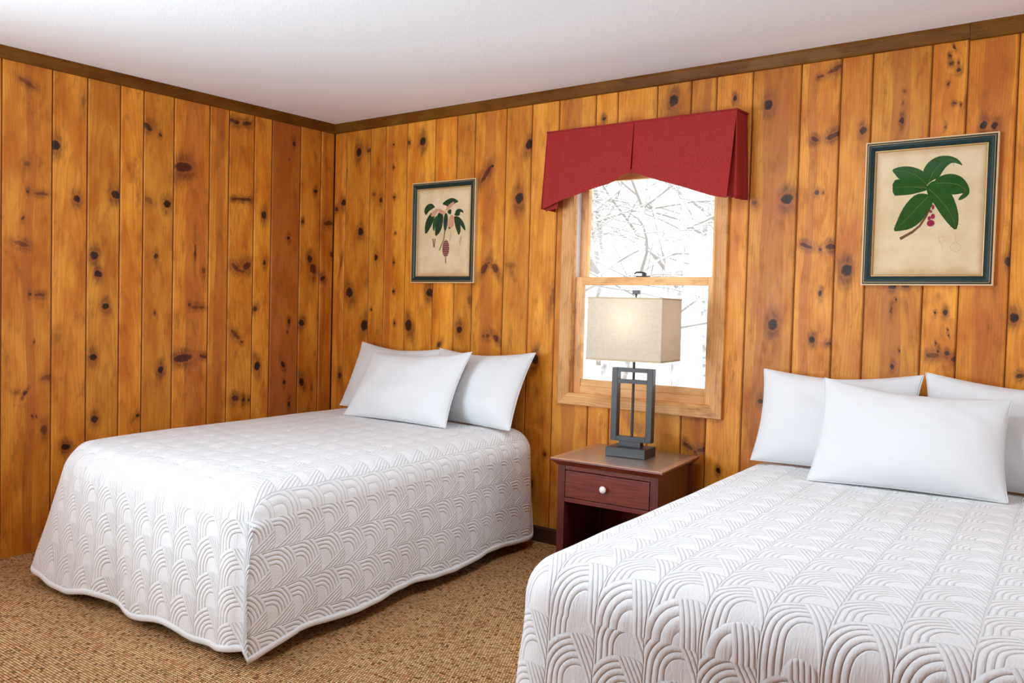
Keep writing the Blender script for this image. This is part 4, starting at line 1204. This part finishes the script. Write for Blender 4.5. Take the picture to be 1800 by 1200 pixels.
def hang(name, xt0, xt1, xb0, xb1, E, y_fn, nx=36, nz_=14, th=0.004):
    bm = bmesh.new()
    front, rear = [], []
    for i in range(nx + 1):
        s = i / nx
        fr, re = [], []
        zb = edge_z(E, xb0 + (xb1 - xb0) * s)
        for k in range(nz_ + 1):
            t = k / nz_
            x = (xt0 + (xt1 - xt0) * s) * (1 - t) + (xb0 + (xb1 - xb0) * s) * t
            z = VT * (1 - t) + zb * t
            y = y_fn(s, t, x)
            fr.append(bm.verts.new((x - 2.307, y + 0.12, z - 2.196)))
            re.append(bm.verts.new((x - 2.307, y + 0.12 + th, z - 2.196)))
        front.append(fr); rear.append(re)
    for i in range(nx):
        for k in range(nz_):
            bm.faces.new((front[i][k], front[i + 1][k], front[i + 1][k + 1], front[i][k + 1]))
            bm.faces.new((rear[i][k], rear[i][k + 1], rear[i + 1][k + 1], rear[i + 1][k]))
    for i in range(nx):
        for k in (0, nz_):
            bm.faces.new((front[i][k], front[i + 1][k], rear[i + 1][k], rear[i][k]))
    for k in range(nz_):
        for i in (0, nx):
            bm.faces.new((front[i][k], front[i][k + 1], rear[i][k + 1], rear[i][k]))
    return obj(name, bm, M['red'], va, smooth=True).modifiers.new('sharp', 'EDGE_SPLIT')


def drape_y(sgn, ph):
    def f(s, t, x):
        e = s if sgn > 0 else 1 - s         # 1 at the centre slit
        y = VY - 0.016 * t + 0.004 * t * math.sin(s * 9 + ph) + 0.005 * t * math.sin(s * 17 + ph * 2)
        return y + 0.006 * t * max(0.0, (e - 0.93) / 0.07)
    return f


hang('front_panel', 1.795, 2.309, 1.774, 2.303, EDGE_L, drape_y(1, 0.4))
hang('front_panel', 2.305 + .007, 2.838, 2.309, 2.808, EDGE_R, drape_y(-1, 1.7))
# the folded cloth behind the centre slit and behind the right corner
hang('inverted_pleat', 2.24, 2.37, 2.24, 2.37, [(2.24, 1.955), (2.307, 1.968), (2.37, 1.955)], lambda s, t, x: VY + 0.02 + 0.006 * math.cos(s * 6.28), 10, 8)
hang('inverted_pleat', 2.79, 2.837, 2.78, 2.848, [(2.78, 1.806), (2.86, 1.792)], lambda s, t, x: VY + 0.012 + 0.010 * t * math.cos(s * 9), 14, 8)
hang('inverted_pleat', 1.797, 1.86, 1.785, 1.86, [(1.78, 1.782), (1.87, 1.800)], lambda s, t, x: VY + 0.016, 6, 8)


def side_return(name, xt, xb, y0t, y0b, zb0, zb1, waves):
    bm = bmesh.new()
    n1, n2 = 10, 14
    A, B = [], []
    for i in range(n1 + 1):
        s = i / n1
        ra, rb_ = [], []
        for k in range(n2 + 1):
            t = k / n2
            y = (y0t + (0.0 - y0t) * s) * (1 - t) + (y0b + (0.0 - y0b) * s) * t - 0.004
            x = xt + (xb - xt) * t + waves * 0.006 * t * math.sin(s * 7)
            z = VT * (1 - t) + (zb0 + (zb1 - zb0) * s) * t
            ra.append(bm.verts.new((x - 2.307, y + .12, z - 2.196)))
            rb_.append(bm.verts.new((x - 2.307 - math.copysign(.004, xt - 2.3), y + .12, z - 2.196)))
        A.append(ra); B.append(rb_)
    for i in range(n1):
        for k in range(n2):
            bm.faces.new((A[i][k], A[i + 1][k], A[i + 1][k + 1], A[i][k + 1]))
            bm.faces.new((B[i][k], B[i][k + 1], B[i + 1][k + 1], B[i + 1][k]))
    for i in range(n1):
        for k in (0, n2): bm.faces.new((A[i][k], A[i + 1][k], B[i + 1][k], B[i][k]))
    for k in range(n2):
        for i in (0, n1): bm.faces.new((A[i][k], A[i][k + 1], B[i][k + 1], B[i][k]))
    obj(name, bm, M['red'], va, smooth=True)


side_return('side_return', 2.8385, 2.852, VY + 0.002, VY - 0.010, 1.788, 1.796, 1)
side_return('side_return', 1.7945, 1.776, VY + 0.002, VY - 0.012, 1.792, 1.79, 0)
tp = bmesh.new()
tube(tp, [(1.792 - 2.307, VY + .12, -.004), (2.30 - 2.307, VY + .12 - .001, -.004), (2.841 - 2.307, VY + .12, -.004), (2.842 - 2.307, .115, -.004)], [.0042] * 4, 8)
obj('top_piping', tp, M['red'], va, smooth=True)
bx('mounting_board', 1.797 - 2.307, 2.836 - 2.307, VY + 0.004 + .12, 0.118, -0.020, 0.0005, M['red_lining'], va, 0.002)

# ---------------------------------------------------------------- framed prints
def fill_poly(bm, pts, y, th=0.0002):
    from mathutils.geometry import tessellate_polygon
    v0 = [bm.verts.new((x, y, z)) for x, z in pts]
    for tri in tessellate_polygon([[Vector((x, z, 0)) for x, z in pts]]):
        try: bm.faces.new([v0[i] for i in tri])
        except ValueError: pass


def smooth_poly(pts, n=2):
    for _ in range(n):
        out = []
        for (a, b) in zip(pts, pts[1:] + pts[:1]):
            out += [(a[0] * .75 + b[0] * .25, a[1] * .75 + b[1] * .25), (a[0] * .25 + b[0] * .75, a[1] * .25 + b[1] * .75)]
        pts = out
    return pts


def stroke(bm, pts, w0, w1, y):
    n = len(pts)
    L, Rr = [], []
    for i, (x, z) in enumerate(pts):
        (xa, za), (xb, zb) = pts[max(0, i - 1)], pts[min(n - 1, i + 1)]
        d = math.hypot(xb - xa, zb - za) or 1
        nx_, nz_ = -(zb - za) / d, (xb - xa) / d
        w = (w0 + (w1 - w0) * i / (n - 1)) / 2
        L.append(bm.verts.new((x + nx_ * w, y, z + nz_ * w)))
        Rr.append(bm.verts.new((x - nx_ * w, y, z - nz_ * w)))
    for i in range(n - 1): bm.faces.new((L[i], L[i + 1], Rr[i + 1], Rr[i]))


def ellipse(c, n=18): return [(c[0] + c[2] * math.cos(2 * math.pi * k / n), c[1] + c[3] * math.sin(2 * math.pi * k / n)) for k in range(n)]


def picture(loc, art, style, label):
    """0.5 x 0.6 m; local x right, z up, y into the wall, the back rests on the wall"""
    pic = empty('framed_print', loc, 0, label, 'picture', 'framed botanical prints')
    Wp, Hp = 0.5, 0.6
    fr = empty('frame'); fr.parent = pic

    def ring_rail(d0, d1, prof, mat, name):
        """prof: list of (t 0..1 from outer to inner, y)"""
        for s in range(4):
            o = [(d0, d0), (Wp - d0, d0), (Wp - d0, Hp - d0), (d0, Hp - d0)]
            n_ = [(d1, d1), (Wp - d1, d1), (Wp - d1, Hp - d1), (d1, Hp - d1)]
            a, b = s, (s + 1) % 4
            bm = bmesh.new()
            lerp = lambda p, q, t: (p[0] + (q[0] - p[0]) * t, p[1] + (q[1] - p[1]) * t)
            A = [bm.verts.new((lerp(o[a], n_[a], t)[0], y, lerp(o[a], n_[a], t)[1])) for t, y in prof]
            B = [bm.verts.new((lerp(o[b], n_[b], t)[0], y, lerp(o[b], n_[b], t)[1])) for t, y in prof]
            k = len(prof)
            for i in range(k): bm.faces.new((A[i], A[(i + 1) % k], B[(i + 1) % k], B[i]))
            bm.faces.new(A[::-1]); bm.faces.new(B)
            obj(name, bm, mat, fr)
    ring_rail(0.0, 0.006, [(0, -0.001), (0, -0.022), (1, -0.023), (1, -0.001)], M['frame_cream'], 'outer_fillet')
    ring_rail(0.006, 0.012, [(0, -.002), (0, -.0235), (.5, -.026), (1, -.026), (1, -.002)], M['frame_green'], 'moulding')
    ring_rail(0.012, 0.0138, [(0, -.002), (0, -.0262), (1, -.0262), (1, -.002)], M['gold'], 'gilt_line')
    ring_rail(0.0138, 0.038, [(0, -.002), (0, -.026), (.15, -.028), (.4, -.0275), (.75, -.023), (1, -.017), (1, -.002)], M['frame_green'], 'moulding')
    ring_rail(0.038, 0.044, [(0, -.002), (0, -.0175), (.6, -.0165), (1, -.013), (1, -.002)], M['gold'], 'inner_lip')
    pr = bx('print', 0.043, Wp - 0.043, -0.0095, -0.004, 0.043, Hp - 0.043, M['paper'], pic)
    gb = bmesh.new()
    gb.faces.new([gb.verts.new((x, -0.0125, z)) for x, z in ((.0435, .0435), (Wp - .0435, .0435), (Wp - .0435, Hp - .0435), (.0435, Hp - .0435))])
    obj('glass', gb, M['picture_glass'], pic)
    bx('backing_board', 0.012, Wp - 0.012, -0.002, 0.0, 0.012, Hp - 0.012, M['frame_cream'], pic)
    y = -0.0097
    layer = [0]

    def shape(name, pts, mat, sm=1):
        layer[0] += 1
        bm = bmesh.new()
        fill_poly(bm, smooth_poly(pts, sm) if sm else pts, y - 0.00003 * layer[0])
        obj(name, bm, mat, pr)

    def line(name, pts, w0, w1, mat):
        layer[0] += 1
        bm = bmesh.new(); stroke(bm, pts, w0, w1, y - 0.00003 * layer[0]); obj(name, bm, mat, pr)
    I = M['ink']

    def grow(pts, k):
        cx_, cz_ = sum(p_[0] for p_ in pts) / len(pts), sum(p_[1] for p_ in pts) / len(pts)
        return [(cx_ + (p_[0] - cx_) * k, cz_ + (p_[1] - cz_) * k) for p_ in pts]
    if style == 'broad':
        for pts in art['sketch']: line('pencil_line', pts, 0.0012, 0.0012, I['sketch'])
        for pts in art['twig']: line('twig', pts, 0.012, 0.006, I['twig'])
        for pts in art['leaf']: shape('leaf', grow(pts, 1.10), I['leaf'])
        for pts in art['vein']:
            line('midrib', pts, 0.0028, 0.0014, I['vein'])
        for pts in art['vein']:
            for (a, b) in zip(pts, pts[1:]):
                mx_, mz_ = (a[0] + b[0]) / 2, (a[1] + b[1]) / 2
                dx, dz = b[0] - a[0], b[1] - a[1]
                for s in (-1, 1):
                    line('side_vein', [(mx_, mz_), (mx_ + .35 * dx - s * dz * .55, mz_ + .35 * dz + s * dx * .55)], 0.0012, 0.0007, I['leaf_dark'])
        for c in art['flower']: shape('berry', ellipse(c), I['flower'], 0)
    else:
        for pts in art['twig']: line('twig', pts, 0.008, 0.006, I['twig'])
        for pts in art['pod']: shape('seed_pod', pts, I['pod'])
        for i, pts in enumerate(art['leaf']): shape('leaf', grow(pts, 1.12), I['leaf_dark'] if i != 5 else I['leaf'])
        for i, pts in enumerate(art['petal']): shape('petal', grow(pts, 1.12), I['petal'] if i in (0, 4) else I['petal_deep'])
        for c in art['cone']:
            shape('fruit_cone', ellipse(c), I['cone'], 0)
            for i in range(9):
                for j in range(4):
                    t = (i - 4) / 4.6
                    xx = c[0] + c[2] * (j - 1.5 + (i % 2) * .5 - .25) / 2.1 * math.sqrt(max(0, 1 - t * t))
                    shape('seed', ellipse((xx, c[1] + c[3] * t, 0.0021, 0.0038), 8), I['cone_dot'], 0)
    return pic


picture((0.732, 0.0, 1.409), ART_A, 'magnolia', 'dark green framed print of pink flowers and a seed cone, above the corner bed')
picture((3.378, 0.0, 1.405), ART_B, 'broad', 'dark green framed print of a broad-leaved sprig with red berries, above the near bed')

# ---------------------------------------------------------------- outdoors: snowy wood
m_snow, nts, ps = new_mat('snow')
sn = nts.noise(nts.node('ShaderNodeTexCoord').outputs['Object'], 1.3, 4.0)
nts.put(ps.inputs['Base Color'], nts.mix(sn, (.86, .88, .92, 1), (.93, .94, .96, 1)))
ps.inputs['Roughness'].default_value = 0.9
nts.put(ps.inputs['Normal'], bump(nts, sn, 0.15))
m_bark, ntb, pb = new_mat('snowy_bark')
geo = ntb.node('ShaderNodeNewGeometry')
nzv = ntb.xyz(geo.outputs['Normal'])[2]
bn = ntb.noise(ntb.node('ShaderNodeTexCoord').outputs['Object'], 6.0, 3.0)
sno = ntb.step(ntb.m('ADD', nzv, ntb.m('MULTIPLY', ntb.m('SUBTRACT', bn, .5), 0.9)), -0.15, 0.25)
ntb.put(pb.inputs['Base Color'], ntb.mix(sno, lin(150, 142, 132), (.9, .91, .93, 1)))
pb.inputs['Roughness'].default_value = 0.9

gr = bmesh.new()
NG = 30
gv = [[gr.verts.new((-26 + 44 * i / NG, 0.35 + 36 * j / NG, -0.45 + 0.25 * mnoise.noise(Vector((i * .35, j * .35, 2))) + 0.018 * (36 * j / NG) ** 1.2)) for j in range(NG + 1)] for i in range(NG + 1)]
for i in range(NG):
    for j in range(NG): gr.faces.new((gv[i][j], gv[i + 1][j], gv[i + 1][j + 1], gv[i][j + 1]))
go_ = obj('ground', gr, m_snow, smooth=True)
go_['kind'] = 'structure'


def tree(loc, h, seed, r0, spread, label, lean=(0, 0)):
    rd = random.Random(seed)
    root = empty('snowy_tree', loc, 0, label, 'tree', 'snow-covered trees outside the window')
    tr, br = bmesh.new(), bmesh.new()

    def limb(bm, p, d, length, r, depth):
        pts, rad = [p.copy()], [r]
        n_ = 6 if depth else 8
        q = p.copy()
        dd = d.normalized()
        for i in range(n_):
            dd = (dd + Vector((rd.uniform(-1, 1), rd.uniform(-1, 1), rd.uniform(-1, 1))) * 0.16 + Vector((0, 0, (-0.07 if depth else 0.05)))).normalized()
            q = q + dd * length / n_
            pts.append(q.copy())
            rad.append(max(0.004, r * (1 - 0.85 * (i + 1) / n_)))
            if depth < 3 and i >= (1 if depth else 1):
                for _ in range(2 if depth == 0 else rd.choice((1, 1, 2))):
                    az = rd.uniform(0, 2 * math.pi)
                    side = Vector((math.cos(az), math.sin(az), rd.uniform(-0.1, 0.45)))
                    nd = (dd * (0.35 if depth == 0 else 0.7) + side * spread).normalized()
                    limb(br, q.copy(), nd, length * rd.uniform(.38, .6), rad[-1] * 0.62, depth + 1)
        tube(bm, pts, rad, 6 if depth < 2 else 4, cap=False)
    limb(tr, Vector((0, 0, -0.2)), Vector((lean[0], lean[1], 1)), h, r0, 0)
    obj('trunk', tr, m_bark, root, smooth=True)
    bo = obj('branches', br, m_bark, root, smooth=True)
    bo['kind'] = 'stuff'
    return root


TREE_LABEL = 'bare snow-covered tree in the wood outside the window'
tree((-0.55, 4.6, -0.3), 6.0, 5, 0.05, 0.95, TREE_LABEL)
tree((-2.6, 6.6, -0.2), 7.5, 9, 0.07, 1.0, TREE_LABEL, (0.08, 0))
tree((-2.2, 9.5, -0.1), 8.0, 14, 0.09, 0.9, TREE_LABEL)
tree((-4.2, 10.5, 0), 8.5, 21, 0.10, 0.9, TREE_LABEL)
tree((-4.2, 15.5, 0.2), 9.0, 27, 0.12, 0.9, TREE_LABEL)
tree((-1.2, 7.4, -0.2), 6.5, 33, 0.05, 1.05, TREE_LABEL, (-0.1, 0.05))
tree((-6.2, 13.5, 0.2), 8.5, 41, 0.10, 1.0, TREE_LABEL)
tree((-3.3, 13.0, 0.1), 8.0, 47, 0.09, 1.0, TREE_LABEL)
